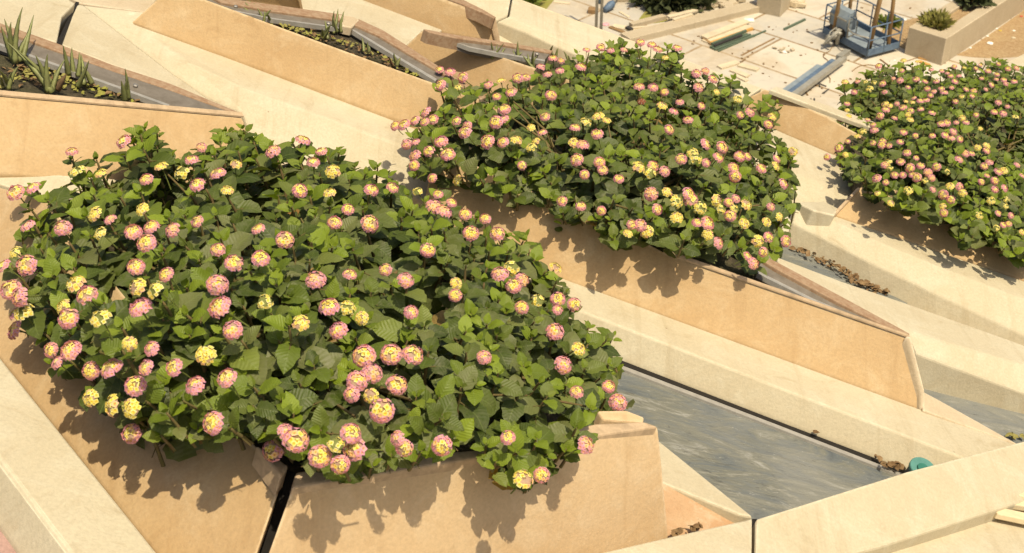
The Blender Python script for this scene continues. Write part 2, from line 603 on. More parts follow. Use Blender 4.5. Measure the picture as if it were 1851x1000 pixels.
# --- crossing rib bottom right
E1 = [(1367, 938, .08), (1640, 856, .08), (1851, 797, .08), (2050, 740, .08)]
E2 = [(1376, 943, .083), (1660, 876, .083)]
r = beam('wide cream rib crossing the bottom right corner, running up to the right edge',
         [[(1367, 938, .075), (1640, 852, .075), (1798, 903, .07), (1499, 981, .07)],
          [(1640, 852, .075), (1851, 797, .075), (1851, 888, .07), (1798, 903, .07)],
          [(1851, 797, .075), (2050, 742, .075), (2050, 830, .07), (1851, 888, .07)],
          [(1367, 938, .075), (1499, 981, .07), (1534, 1003, .03), (1590, 1060, .02), (1364, 1060, .06)],
          [(1499, 981, .07), (1798, 903, .07), (1803, 921, .02), (1728, 945, .02), (1587, 990, .02), (1534, 1003, .03)],
          [(1798, 903, .07), (1851, 888, .07), (1853, 906, .02), (1803, 921, .02)],
          [(1851, 888, .07), (2050, 830, .07), (2052, 850, .02), (1853, 906, .02)]], drop=.14)
r = beam('short cream rib at the bottom edge, left of the thin vertical joint',
         [[(1000, 1018, .075), (1200, 972, .075), (1361, 936, .075), (1359, 1100, .07), (1000, 1100, .07)]], drop=.14)
o = solid('flat_ledge', [[(1520, 1010, .018), (1587, 988, .018), (1728, 943, .018), (1853, 904, .018), (2060, 846, .018), (2150, 1150, .018), (1500, 1150, .018)]], M['cream'], drop=.08)
tag(o, 'smooth cream ledge in the bottom right corner below the crossing rib', 'ledge')
# --- gusset right of the front planter
r = beam('small triangular cream rib between the front planter end and the grey sheet',
         [[(1130, 755, .03), (1196, 800, .03), (1362, 934, .03), (1341, 931, .03), (1196, 872, .035), (1130, 850, .035)]], drop=.06)
solid('stained_face', [[(1130, 850, .035), (1196, 872, .035), (1341, 931, .03), (1375, 950, .0), (1206, 995, -.01), (1130, 995, -.01)]], M['stained'], r, drop=.06)
# --- bottom left rib
r = beam('broad pale rib filling the bottom left corner',
         [[(-80, 555, .09), (0, 645, .09), (285, 1000, .09), (370, 1110, .09), (215, 1120, .095), (130, 1003, .095), (88, 949, .095), (0, 830, .095), (-80, 730, .095)],
          [(-80, 730, .095), (0, 830, .095), (88, 949, .095), (130, 1003, .095), (215, 1120, .095), (120, 1130, .04), (38, 1003, .04), (0, 950, .04), (-80, 850, .04)]], drop=.16)
o = solid('pink_ledge', [[(-80, 835, .038), (0, 935, .038), (60, 1010, .038), (160, 1140, .038), (-80, 1140, .038)]], M['pink_paint'], drop=.05)
tag(o, 'rough pink ledge just showing in the bottom left corner', 'ledge')
# --- rib right of planter two
r = beam('cream rib behind the second planter, running to the right edge under it',
         [[(1404, 464, .12), (1520, 508, .10), (1629, 545, .08), (1657, 601, .095), (1642, 603, .115), (1520, 540, .14), (1406, 478, .15)],
          [(1629, 545, .08), (1851, 624, .07), (2000, 678, .07), (2000, 705, .075), (1851, 660, .075), (1657, 601, .095)],
          [(1642, 603, .115), (1657, 601, .095), (1851, 660, .075), (2000, 705, .075), (2000, 762, .035), (1851, 711, .035), (1657, 640, .05)]], drop=.12)
# --- rib G
T1 = [(1439, 366, .08), (1508, 388, .08), (1608, 423, .08), (1692, 453, .08), (1851, 508, .08), (2000, 560, .08)]
T2 = [(1441, 371, .08), (1502, 398, .08), (1587, 437, .08), (1692, 481, .08), (1851, 541, .08), (2000, 596, .08)]
T3 = [(1431, 403, .045), (1480, 427, .042), (1569, 473, .038), (1692, 532, .034), (1851, 606, .030), (2000, 668, .03)]
T4 = [(1424, 436, -.004), (1480, 466, -.006), (1575, 520, -.010), (1692, 573, -.010), (1851, 640, -.008), (2000, 700, -.008)]
r = beam('long cream rib left of and below the right bush, with three facets', strip(T1, T2) + strip(T2, T3) + strip(T3, T4), drop=.10)
r = beam('stub of cream rib just left of the dark joint, touching the middle bush',
         [[(1370, 400, .05), (1432, 372, .09), (1434, 380, .085), (1425, 428, .02), (1380, 470, .02)]], drop=.08)
# --- above rib G
r = beam('pale folded rib showing in the gap between the middle and right bushes',
         [[(1330, 215, .07), (1395, 231, .07), (1501, 277, .07), (1600, 315, .07), (1600, 345, .07), (1502, 304, .07), (1430, 279, .07), (1330, 240, .07)],
          [(1330, 240, .07), (1430, 279, .07), (1502, 304, .07), (1600, 345, .07), (1600, 372, .06), (1540, 350, .06), (1450, 318, .06), (1330, 272, .06)],
          [(1330, 272, .06), (1450, 318, .06), (1540, 350, .06), (1600, 372, .06), (1600, 420, .0), (1500, 395, .0), (1430, 385, .0), (1330, 350, .0)]], drop=.1)
r = beam('small flat cream triangle at the tip of the right planter panel',
         [[(1440, 365, .082), (1491, 364, .085), (1516, 377, .085), (1509, 389, .098), (1470, 380, .095)]], drop=.05)
# --- outer edge rib (roofline)
r = beam('bright outermost rib along the roofline, from the crack down behind the middle bush',
         [[(927, -4, .12), (1112, 63, .12), (1254, 114, .12), (1378, 159, .12), (1352, 176, .10), (1200, 150, .10), (1110, 112, .10), (1050, 88, .10), (971, 50, .10), (921, 29, .10)],
          [(921, 29, .10), (971, 50, .10), (1050, 88, .10), (1110, 112, .10), (1110, 126, .085), (1000, 82, .085), (949, 58, .08), (899, 39, .08)]], drop=.30)
r = beam('upper end of the outermost rib, above the narrow crack',
         [[(760, -60, .12), (924, -5, .12), (918, 28, .10), (868, 14, .10), (760, -28, .10)],
          [(760, -28, .10), (868, 14, .10), (918, 28, .10), (895, 38, .08), (870, 24, .08), (820, 2, .08), (760, -22, .08)]], drop=.30)
r = beam('cream rib in front of the small upper aloe trough, right end under the middle bush',
         [[(899, 38, .06), (949, 57, .06), (1000, 77, .06), (1110, 120, .06), (1300, 195, .06), (1280, 215, .0), (1120, 150, .0), (1040, 120, .04), (1000, 97, .06), (903, 74, .06)]], drop=.12)
r = beam('narrow bright rib between the upper two tan panels, top centre',
         [[(520, -50, .06), (620, -14, .06), (644, -5, .06), (800, 54, .06), (790, 62, .06), (765, 54, .06), (733, 84, .06), (692, 58, .06), (640, 36, .06), (549, 16, .06), (500, -20, .06)]], drop=.10)
# --- rib A left
r = beam('long cream rib from the top left down to the middle bush, below the tan panel',
         [[(262, 22, .06), (290, -2, .03), (325, 62, .03), (238, 42, .06)], [(150, 9, .07), (262, 22, .06), (238, 42, .06), (340, 112, .06), (306, 129, .058)],
          [(238, 42, .06), (500, 136, .06), (735, 222, .06), (860, 268, .06), (860, 312, .062), (735, 265, .062), (620, 224, .062), (442, 160, .062), (340, 112, .06)],
          [(306, 129, .058), (340, 112, .06), (442, 160, .062), (620, 224, .062), (735, 265, .062), (860, 312, .062), (860, 400, -.05), (735, 352, -.045), (560, 305, -.04), (470, 290, -.04), (438, 204, .02), (374, 177, .045)]], drop=.11)
r2 = beam('cream rib facet behind the left aloe trough, right of the dark crack',
         [[(140, 8, .075), (150, 9, .07), (306, 129, .058), (374, 177, .055), (438, 204, .05), (436, 208, .055), (306, 152, .068), (204, 118, .078), (107, 79, .085)]], drop=.08)
r = beam('cream rib end in the top left corner, left of the dark crack',
         [[(-80, -60, .09), (60, -40, .09), (136, 6, .09), (112, 30, .095), (0, 22, .10), (-80, 15, .10)],
          [(-80, 15, .10), (0, 22, .10), (112, 30, .095), (103, 76, .10), (60, 66, .105), (0, 43, .11), (-80, 15, .115)]], drop=.08)
o = solid('concrete_rib', [[(60, -40, .05), (136, 0, .05), (146, 6, .045), (262, 22, .04), (330, -50, .04)]], M['cream_low'], drop=.06)  # this facet's shade is put into the duller concrete colour
tag(o, 'beige facet with painted-in shade at the top edge between the crack and the tan panel', 'roof rib', 'cream concrete ribs of the roof')
# cream strip between panel 0 and panel 3
r = beam('thin cream rib at the left edge, between two tan panels',
         [[(-80, 302, .065), (0, 310, .065), (130, 318, .065), (480, 345, .065), (700, 420, .065), (640, 470, .03), (300, 430, .03), (85, 360, .03), (0, 333, .03), (-80, 305, .03)]], drop=.09)

# ---- joints and gaps (black strips paint the shade inside the open gaps)
def joint(label, pts, mat='black', name='joint_shade', drop=.02):
    o = solid(name, [pts], M[mat], drop=drop, bevel=0)
    return tag(o, label, 'painted joint shade', 'dark joints between ribs')
joint('long dark joint between the middle rib and the large grey sheet', [(1000, 596, -.002), (1400, 752, -.002), (1650, 847, -.002), (1655, 866, -.002), (1400, 765, -.002), (1000, 612, -.002)])
joint('dark joint between the right-edge rib and the right grey sheet', [(1652, 636, -.002), (1851, 708, -.002), (1990, 758, -.002), (1990, 772, -.002), (1851, 720, -.002), (1652, 650, -.002)])
joint('dark crack crossing the top left rib', [(137, 3, .06), (143, 4, .06), (109, 81, .10), (102, 78, .10)])
joint('short dark joint at the left tip of the rib below the right bush', [(1432, 368, .05), (1441, 368, .05), (1431, 432, -.0), (1422, 432, -.0)])
joint('thin dark crack near the roofline, top centre', [(924, -8, .07), (928, -8, .07), (920, 34, .07), (915, 34, .07)])
joint('thin vertical joint in the crossing rib at the bottom edge', [(1360, 938, .03), (1368, 938, .03), (1365, 1100, .03), (1358, 1100, .03)])

# ---- grey sheets
o = solid('grey_sheet', [[(980, 560, .001), (1120, 660, .001), (1400, 766, .001), (1640, 861, .001), (1700, 900, .001), (1400, 980, .001), (1150, 850, .001), (980, 760, .001)]], M['sheet'], drop=.03, bevel=0)
tag(o, 'large stained grey-blue sheet to the right of the front planter', 'roof sheet', 'grey sheets between the ribs')
o2 = solid('flashing', [[(1000, 613, .006), (1400, 766, .006), (1640, 859, .006), (1640, 865, .006), (1400, 772, .006), (1000, 620, .006)]], M['channel_edge'], o, drop=.01, bevel=0)
o = solid('grey_sheet', [[(1640, 640, .001), (1851, 721, .001), (1990, 774, .001), (1990, 800, .001), (1851, 830, .001), (1700, 760, .001), (1640, 690, .001)]], M['sheet'], drop=.03, bevel=0)
tag(o, 'grey sheet at the right edge beside the end of the middle planter', 'roof sheet', 'grey sheets between the ribs')
o2 = solid('flashing', [[(1650, 651, .006), (1851, 722, .006), (1990, 773, .006), (1990, 779, .006), (1851, 727, .006), (1650, 656, .006)]], M['channel_edge'], o, drop=.01, bevel=0)
o = solid('grey_sheet', [[(1380, 440, -.008), (1430, 434, -.008), (1480, 462, -.008), (1587, 520, -.008), (1640, 548, -.008), (1640, 575, -.008), (1380, 490, -.008)]], M['sheet'], drop=.03, bevel=0)
tag(o, 'narrow grey sheet covered with dead leaves, right of the middle bush', 'roof sheet', 'grey sheets between the ribs')

# ================================================================== planters
# how much lower than the front planters these stand
LOW = {
    'tan planter of aloes at the left edge, its panel above the front bush': .88,
    'long tan planter at the top centre left, dry soil with a few aloes': .86,
    'short tan planter with an aloe trough, left of the middle bush top': .90,
    'tan planter panel at the very top centre, with a worn right end': .90,
    'brown-tan planter panel with bright coping, between middle and right bushes': .90,
}
def planter(label, panel, soil, rail=None, channel=None, mat='tan', rimline=None, edge=None, screws=(), origin=None, drop=.02, extra=(), soil_on=True):
    hs = LOW.get(label, 1.0)
    sq = lambda q: (q[0], q[1], q[2] if q[2] < .105 and hs == 1.0 else .05 + (q[2] - .05) * hs)
    if hs != 1.0:
        panel = [[sq(q) for q in f] for f in panel]; soil = [sq(q) for q in soil]
        rail = rail and [[sq(q) for q in f] for f in rail]; channel = channel and [[sq(q) for q in f] for f in channel]
        edge = edge and [[sq(q) for q in f] for f in edge]; screws = [sq(q) for q in screws]
        extra = [(n_, [[sq(q) for q in f] for f in f_], m_, d_) for n_, f_, m_, d_ in extra]
    pp = planarise(panel, 60, 6.0)
    A_ = np.array([[1, q[0] / 1000, q[1] / 1000] for q in pp[0]])
    co = np.linalg.lstsq(A_, np.array([1 / depth(*q) for q in pp[0]]), rcond=None)[0]
    def onp(q, off=.002):
        z = 1 / (co[0] + co[1] * q[0] / 1000 + co[2] * q[1] / 1000)
        return (q[0], q[1], PD - z * NIN.dot(ray(q[0], q[1])) + off)
    ppx = {(q[0], q[1]) for q in panel[0]}
    if rimline: rimline = [onp(q) for q in rimline]
    extra = [(n_, [[onp(q, .003) if n_ in ('end_strip', 'end_face') or (q[0], q[1]) in ppx else q for q in f] for f in f_], m_, d_) for n_, f_, m_, d_ in extra]
    hc = onp((1450, 185), .004)[2]
    extra = [(n_, [[(q[0], q[1], hc) for q in f] for f in f_] if n_ == 'coping' else f_, m_, d_) for n_, f_, m_, d_ in extra]
    soil = [(x, y, h - .018) for x, y, h in soil]
    o0 = P(*soil[0])
    t = thing('planter', o0, label, 'planter', 'tan planters between the ribs')
    solid('front_panel', pp, M[mat], t, drop=drop, bevel=.003)
    if soil_on: solid('soil', [soil], M['soil'], t, drop=.05, bevel=0)
    if rimline: solid('rim', [rimline], M['rim'], t, drop=.003, bevel=0)
    if rail: solid('rail', rail, M['rust'], t, drop=.03, bevel=.002)
    chan = None
    if channel: chan = solid('channel', channel, M['channel'], t, drop=.02, bevel=.0015)
    if edge: solid('channel_lip', edge, M['channel_edge'], t, drop=.01, bevel=0)
    for n_, f_, m_, d_ in extra:
        solid(n_, f_, M[m_], t, drop=d_, bevel=.003)
    for (x, y, h) in screws:
        mb = MB()
        c = P(x, y, h)
        d = (CAM - c).normalized() * .3 + NRM * .7
        d.normalize()
        mb.tube([c - d * .004, c + d * .002, c + d * .0035], [.0045, .0045, .002], 8)
        mb.build('screw', M['screw'], chan or t)
    return t

# planter 0 (left aloes)
planter('tan planter of aloes at the left edge, its panel above the front bush',
        [[(-80, 163, .17), (0, 170, .17), (437, 211, .15), (442, 222, .14), (470, 345, .055), (130, 322, .055), (0, 314, .055), (-80, 306, .055)]],
        [(-80, 158, .155), (437, 206, .14), (380, 195, .14), (200, 128, .14), (60, 80, .14), (-80, 25, .14)],
        rail=strip([(-80, 12, .165), (0, 41, .160), (109, 80, .150), (204, 117, .145), (306, 150, .145), (438, 205, .145)],
                   [(-80, 24, .165), (0, 52, .160), (109, 94, .150), (204, 128, .145), (306, 162, .145), (430, 206, .145)]),
        channel=strip([(-80, 25, .155), (0, 53, .155), (109, 95, .147), (204, 129, .143), (306, 163, .143), (420, 204, .143)],
                      [(-80, 50, .145), (0, 78, .145), (109, 118, .141), (204, 152, .141), (306, 190, .141), (400, 204, .141)]),
        edge=strip([(-80, 50, .148), (0, 78, .148), (109, 118, .1435), (204, 152, .1435), (306, 189, .1435)],
                   [(-80, 54, .148), (0, 82, .148), (109, 122, .1435), (204, 156, .1435), (306, 193, .1435)]),
        rimline=[(-80, 157, .172), (0, 163, .172), (437, 203, .152), (441, 210, .152), (0, 171, .172), (-80, 165, .172)],
        screws=[(245, 155, .145)])
# planter 1 (upper middle)
planter('long tan planter at the top centre left, dry soil with a few aloes',
        [[(300, -16, .17), (370, -2, .17), (620, 90, .17), (797, 154, .16), (900, 190, .16), (900, 285, .06), (735, 222, .06), (500, 134, .06), (238, 40, .06), (283, -1, .15)]],
        [(340, -40, .155), (370, -4, .155), (620, 88, .155), (797, 152, .15), (790, 130, .15), (640, 40, .15), (500, 20, .15), (384, -20, .15)],
        rail=strip([(340, -50, .16), (408, -4, .16), (493, 8, .16), (620, 26, .16)], [(330, -36, .16), (400, 4, .16), (494, 20, .16), (616, 37, .16)])
             + strip([(648, 34, .16), (692, 54, .16), (736, 82, .16), (800, 124, .16), (880, 175, .16)], [(638, 43, .16), (684, 64, .16), (730, 92, .16), (795, 130, .16), (870, 180, .16)]),
        channel=strip([(330, -35, .155), (400, 5, .155), (494, 21, .155), (616, 38, .155)], [(330, -24, .15), (400, 14, .15), (496, 33, .15), (612, 49, .15)])
                + strip([(640, 45, .155), (684, 65, .155), (730, 93, .155), (795, 131, .155), (870, 181, .155)], [(637, 52, .15), (673, 73, .15), (722, 103, .15), (790, 143, .15), (862, 192, .15)]),
        edge=strip([(637, 52, .152), (673, 73, .152), (722, 103, .152), (790, 143, .152)], [(637, 55, .152), (671, 76, .152), (720, 106, .152), (787, 147, .152)])
             + strip([(400, 14, .152), (496, 33, .152), (612, 49, .152)], [(400, 16, .152), (496, 35, .152), (612, 51, .152)]),
        screws=[(426, 12, .155), (594, 43, .155), (508, 59, .142), (513, 84, .122), (368, 17, .13)],
        extra=[('rail_bracket', [[(612, 26, .162), (640, 30, .162), (650, 36, .162), (636, 50, .162), (618, 46, .162)]], 'cream_low', .02)])
# planter 8 + aloe trough 3
planter('short tan planter with an aloe trough, left of the middle bush top',
        [[(763, 54, .17), (967, 122, .16), (1100, 168, .16), (1100, 240, .06), (860, 160, .06), (733, 83, .06)]],
        [(800, 60, .15), (850, 80, .15), (967, 120, .15), (1060, 150, .15), (1030, 118, .15), (990, 102, .15), (850, 78, .15)],
        rail=strip([(765, 52, .172), (820, 62, .17), (903, 74, .165), (1000, 91, .16)], [(775, 58, .172), (820, 68, .17), (903, 80, .165), (996, 96, .16)]),
        channel=strip([(790, 63, .165), (820, 69, .165), (903, 81, .16), (994, 97, .155)], [(815, 72, .155), (849, 84, .153), (903, 95, .152), (985, 108, .151)]),
        edge=strip([(815, 72, .157), (849, 84, .155), (903, 95, .154), (985, 108, .153)], [(815, 73, .157), (849, 86, .155), (903, 97, .154), (985, 111, .153)]),
        screws=[(971, 98, .16)])
# panel 7
t = planter('tan planter panel at the very top centre, with a worn right end',
        [[(560, -45, .05), (644, -2, .05), (794, 56, .05), (903, 75, .05), (896, 32, .14), (804, -2, .15), (700, -45, .15)]],
        [(700, -60, .13), (804, -4, .14), (890, 28, .13), (868, 18, .12), (800, -14, .12)],
        rail=strip([(760, -36, .13), (831, -4, .13), (875, 18, .135), (897, 31, .14)], [(760, -22, .13), (825, 3, .13), (868, 21, .135), (893, 33, .14)]),
        extra=[('end_strip', [[(887, 31, .142), (897, 32, .142), (905, 74, .053), (898, 73, .055)]], 'rim', .01)])
t = planter('sliver of tan planter panel at the top edge above the brown rail',
        [[(360, -40, .10), (408, -4, .06), (493, 8, .06), (549, 17, .06), (543, -12, .12), (500, -50, .15)]],
        [(400, -60, .10), (500, -52, .11), (540, -16, .11), (540, -30, .11), (450, -70, .1)])
# planter 6 top right with coping
t = planter('brown-tan planter panel with bright coping, between middle and right bushes',
        [[(1383, 161, .15), (1395, 165, .15), (1488, 207, .15), (1549, 240, .15), (1660, 290, .15), (1640, 340, .06), (1501, 277, .06), (1395, 231, .06), (1330, 200, .06), (1352, 176, .10)]],
        [(1395, 160, .13), (1514, 205, .13), (1700, 280, .13), (1660, 292, .13), (1549, 236, .13), (1488, 203, .13)],
        soil_on=False,
        extra=[('coping', [[(1392, 162, .152), (1402, 156, .152), (1514, 197, .152), (1700, 262, .152), (1700, 276, .152), (1514, 208, .152)]], 'cream', .012)])
# planter 5 under right bush
t = planter('tan planter under the right bush, its panel striped with leaf shadows',
        [[(1556, 338, .16), (1610, 340, .16), (1700, 362, .16), (1851, 400, .16), (2000, 450, .16), (2000, 560, .08), (1851, 506, .08), (1692, 452, .08), (1608, 422, .08), (1507, 387, .08)]],
        [(1560, 330, .14), (1610, 334, .14), (1700, 355, .14), (1851, 392, .14), (2050, 450, .14), (2050, 340, .14), (1851, 230, .14), (1600, 200, .14), (1530, 250, .14)],
        extra=[('end_strip', [[(1550, 338, .163), (1557, 339, .163), (1511, 388, .103), (1504, 386, .103)]], 'rim', .02)])
# planter 2 (under middle bush)
t = planter('long tan planter under the middle bush, dark soil strip at its right tip',
        [[(790, 262, .17), (900, 318, .17), (1100, 402, .17), (1200, 455, .17), (1270, 479, .17), (1460, 545, .165), (1641, 608, .155), (1650, 628, .14), (1667, 706, .07), (1669, 742, .05), (1400, 644, .05), (1010, 501, .05), (760, 410, .05)]],
        [(800, 255, .15), (900, 312, .15), (1100, 396, .155), (1200, 449, .155), (1460, 541, .15), (1630, 602, .145), (1500, 530, .145), (1395, 482, .15), (1100, 290, .15), (860, 190, .15)],
        rail=strip([(1380, 461, .165), (1406, 474, .165), (1520, 535, .158), (1645, 603, .150)], [(1380, 472, .165), (1400, 484, .165), (1516, 547, .158), (1640, 609, .150)]),
        channel=strip([(1375, 472, .16), (1400, 485, .16), (1516, 548, .153), (1610, 597, .15)], [(1370, 490, .152), (1390, 500, .152), (1470, 540, .149), (1560, 578, .148)]),
        edge=strip([(1370, 490, .154), (1390, 500, .154), (1470, 540, .151), (1560, 578, .150)], [(1370, 494, .154), (1388, 504, .154), (1466, 543, .151), (1556, 581, .150)]),
        rimline=[(1200, 450, .172), (1460, 540, .167), (1641, 604, .157), (1645, 609, .157), (1460, 545, .167), (1200, 456, .172)],
        extra=[('end_strip', [[(1637, 606, .158), (1647, 608, .157), (1672, 706, .072), (1672, 742, .052), (1664, 738, .053), (1664, 706, .074)]], 'cream_low', .02)])
# front planter: panel 3 and panel 4
t = planter('big front planter of light tan concrete under the front bush, split by a dark gap',
        [[(528, 882, .19), (582, 873, .19), (810, 836, .19), (1060, 790, .19), (1190, 771, .185), (1198, 850, .11), (1209, 972, .01), (1090, 1010, .0), (440, 1180, .0), (480, 1015, .09)]],
        [(90, 365, .11), (300, 610, .16), (463, 800, .17), (525, 845, .17), (860, 812, .17), (1075, 762, .17), (1085, 742, .16), (1040, 680, .10), (880, 480, .06), (600, 370, .06), (300, 345, .08)],
        mat='tan_front',
        extra=[('side_panel', [[(-80, 300, .09), (0, 338, .09), (85, 362, .10), (300, 625, .165), (463, 806, .19), (508, 860, .19), (505, 885, .18), (464, 1003, .09), (420, 1120, .02), (370, 1110, .02), (285, 1002, .03), (0, 646, .03), (-80, 560, .03)]], 'tan', .04),
               ('rim', [[(535, 853, .185), (700, 826, .187), (860, 813, .187), (1075, 766, .187), (1165, 762, .185), (1190, 771, .185), (1060, 790, .19), (810, 836, .19), (582, 873, .19), (528, 882, .19)]], 'rim', .03),
               ('rim', [[(463, 803, .187), (522, 842, .187), (508, 862, .19)]], 'rim', .03),
               ('back_rim', [[(1080, 742, .165), (1132, 741, .165), (1165, 754, .165), (1163, 764, .160), (1090, 758, .16)]], 'tan_front', .05),
               ('gap_shade', [[(516, 845, .165), (545, 858, .165), (500, 1015, .06), (455, 1110, 0), (430, 1110, 0), (455, 1010, .05)]], 'black', .02),  # black strip paints the shade inside the open gap
               ('gap_edge', [[(536, 870, .172), (542, 868, .172), (502, 1003, .082), (480, 1060, .04), (472, 1060, .04), (490, 1003, .08)]], 'slate', .01)])

# ================================================================== lantana bushes
def in_poly(x, y, poly):
    c = False
    n = len(poly)
    j = n - 1
    for i in range(n):
        xi, yi = poly[i]; xj, yj = poly[j]
        if (yi > y) != (yj > y) and x < (xj - xi) * (y - yi) / (yj - yi) + xi:
            c = not c
        j = i
    return c
def edge_dist(x, y, poly):
    best = 1e9
    n = len(poly)
    for i in range(n):
        x1, y1 = poly[i]; x2, y2 = poly[(i + 1) % n]
        dx, dy = x2 - x1, y2 - y1
        t = max(0, min(1, ((x - x1) * dx + (y - y1) * dy) / (dx * dx + dy * dy)))
        d = math.hypot(x - x1 - t * dx, y - y1 - t * dy)
        best = min(best, d)
    return best

class Leaves:
    def __init__(s):
        s.v = []; s.f = []; s.uv = []; s.data = []
    def leaf(s, base, d, nrm, length, width, droop, age, rn, dead, rows=7, fold=.25, rg=None):
        """heart-shaped toothed blade; d: direction, nrm: upper side"""
        x = d.cross(nrm).normalized()
        b0 = len(s.v)
        p = base.copy()
        dd = d.copy(); nn = nrm.copy()
        cols = (-1, -.5, 0, .5, 1)
        curl = rg.uniform(-.12, .25)
        wav = rg.uniform(0, 6)
        for i in range(rows + 1):
            t = i / rows
            # width profile: broad near the base, pointed tip
            wpr = (math.sin(math.pi * min(1, t ** .62)) ** .75) if 0 < t < 1 else 0.0
            if i == 0: wpr = .22
            if i == rows: wpr = .0
            tooth = 1.0 + (.09 if i % 2 else -.05)
            hw = width * .5 * wpr * tooth
            for c in cols:
                up_ = abs(c) * hw * fold + math.sin(t * 9 + wav + c * 2) * width * .03
                back = -abs(c) * length * .10 * (1 if i == 0 else .25) - (abs(c) ** 2) * length * .02
                q = p + x * (c * hw) + nn * (up_ - abs(c) ** 2 * hw * curl) + dd * back
                s.v.append(q)
                s.uv.append((c * (wpr + .05), t))
            step = length / rows
            ang = droop / rows
            # bend downwards around x
            rot = Matrix.Rotation(-ang, 3, x)
            p = p + dd * step
            dd = rot @ dd; nn = rot @ nn
        for i in range(rows):
            for c in range(4):
                a = b0 + i * 5 + c
                s.f.append((a, a + 1, a + 6, a + 5))
        s.data += [(age, rn, dead)] * ((rows + 1) * 5)
    def build(s, name, mat, parent):
        o = link(name, s.v, s.f, mat, parent, smooth=True)
        me = o.data
        uvl = me.uv_layers.new(name='UVMap')
        flat_ = []
        for f in s.f:
            for i in f:
                flat_ += s.uv[i]
        uvl.data.foreach_set('uv', flat_)
        at = me.attributes.new('leafdata', 'FLOAT_COLOR', 'POINT')
        fl = []
        for d in s.data:
            fl += [d[0], d[1], d[2], 1.0]
        at.data.foreach_set('color', fl)
        return o

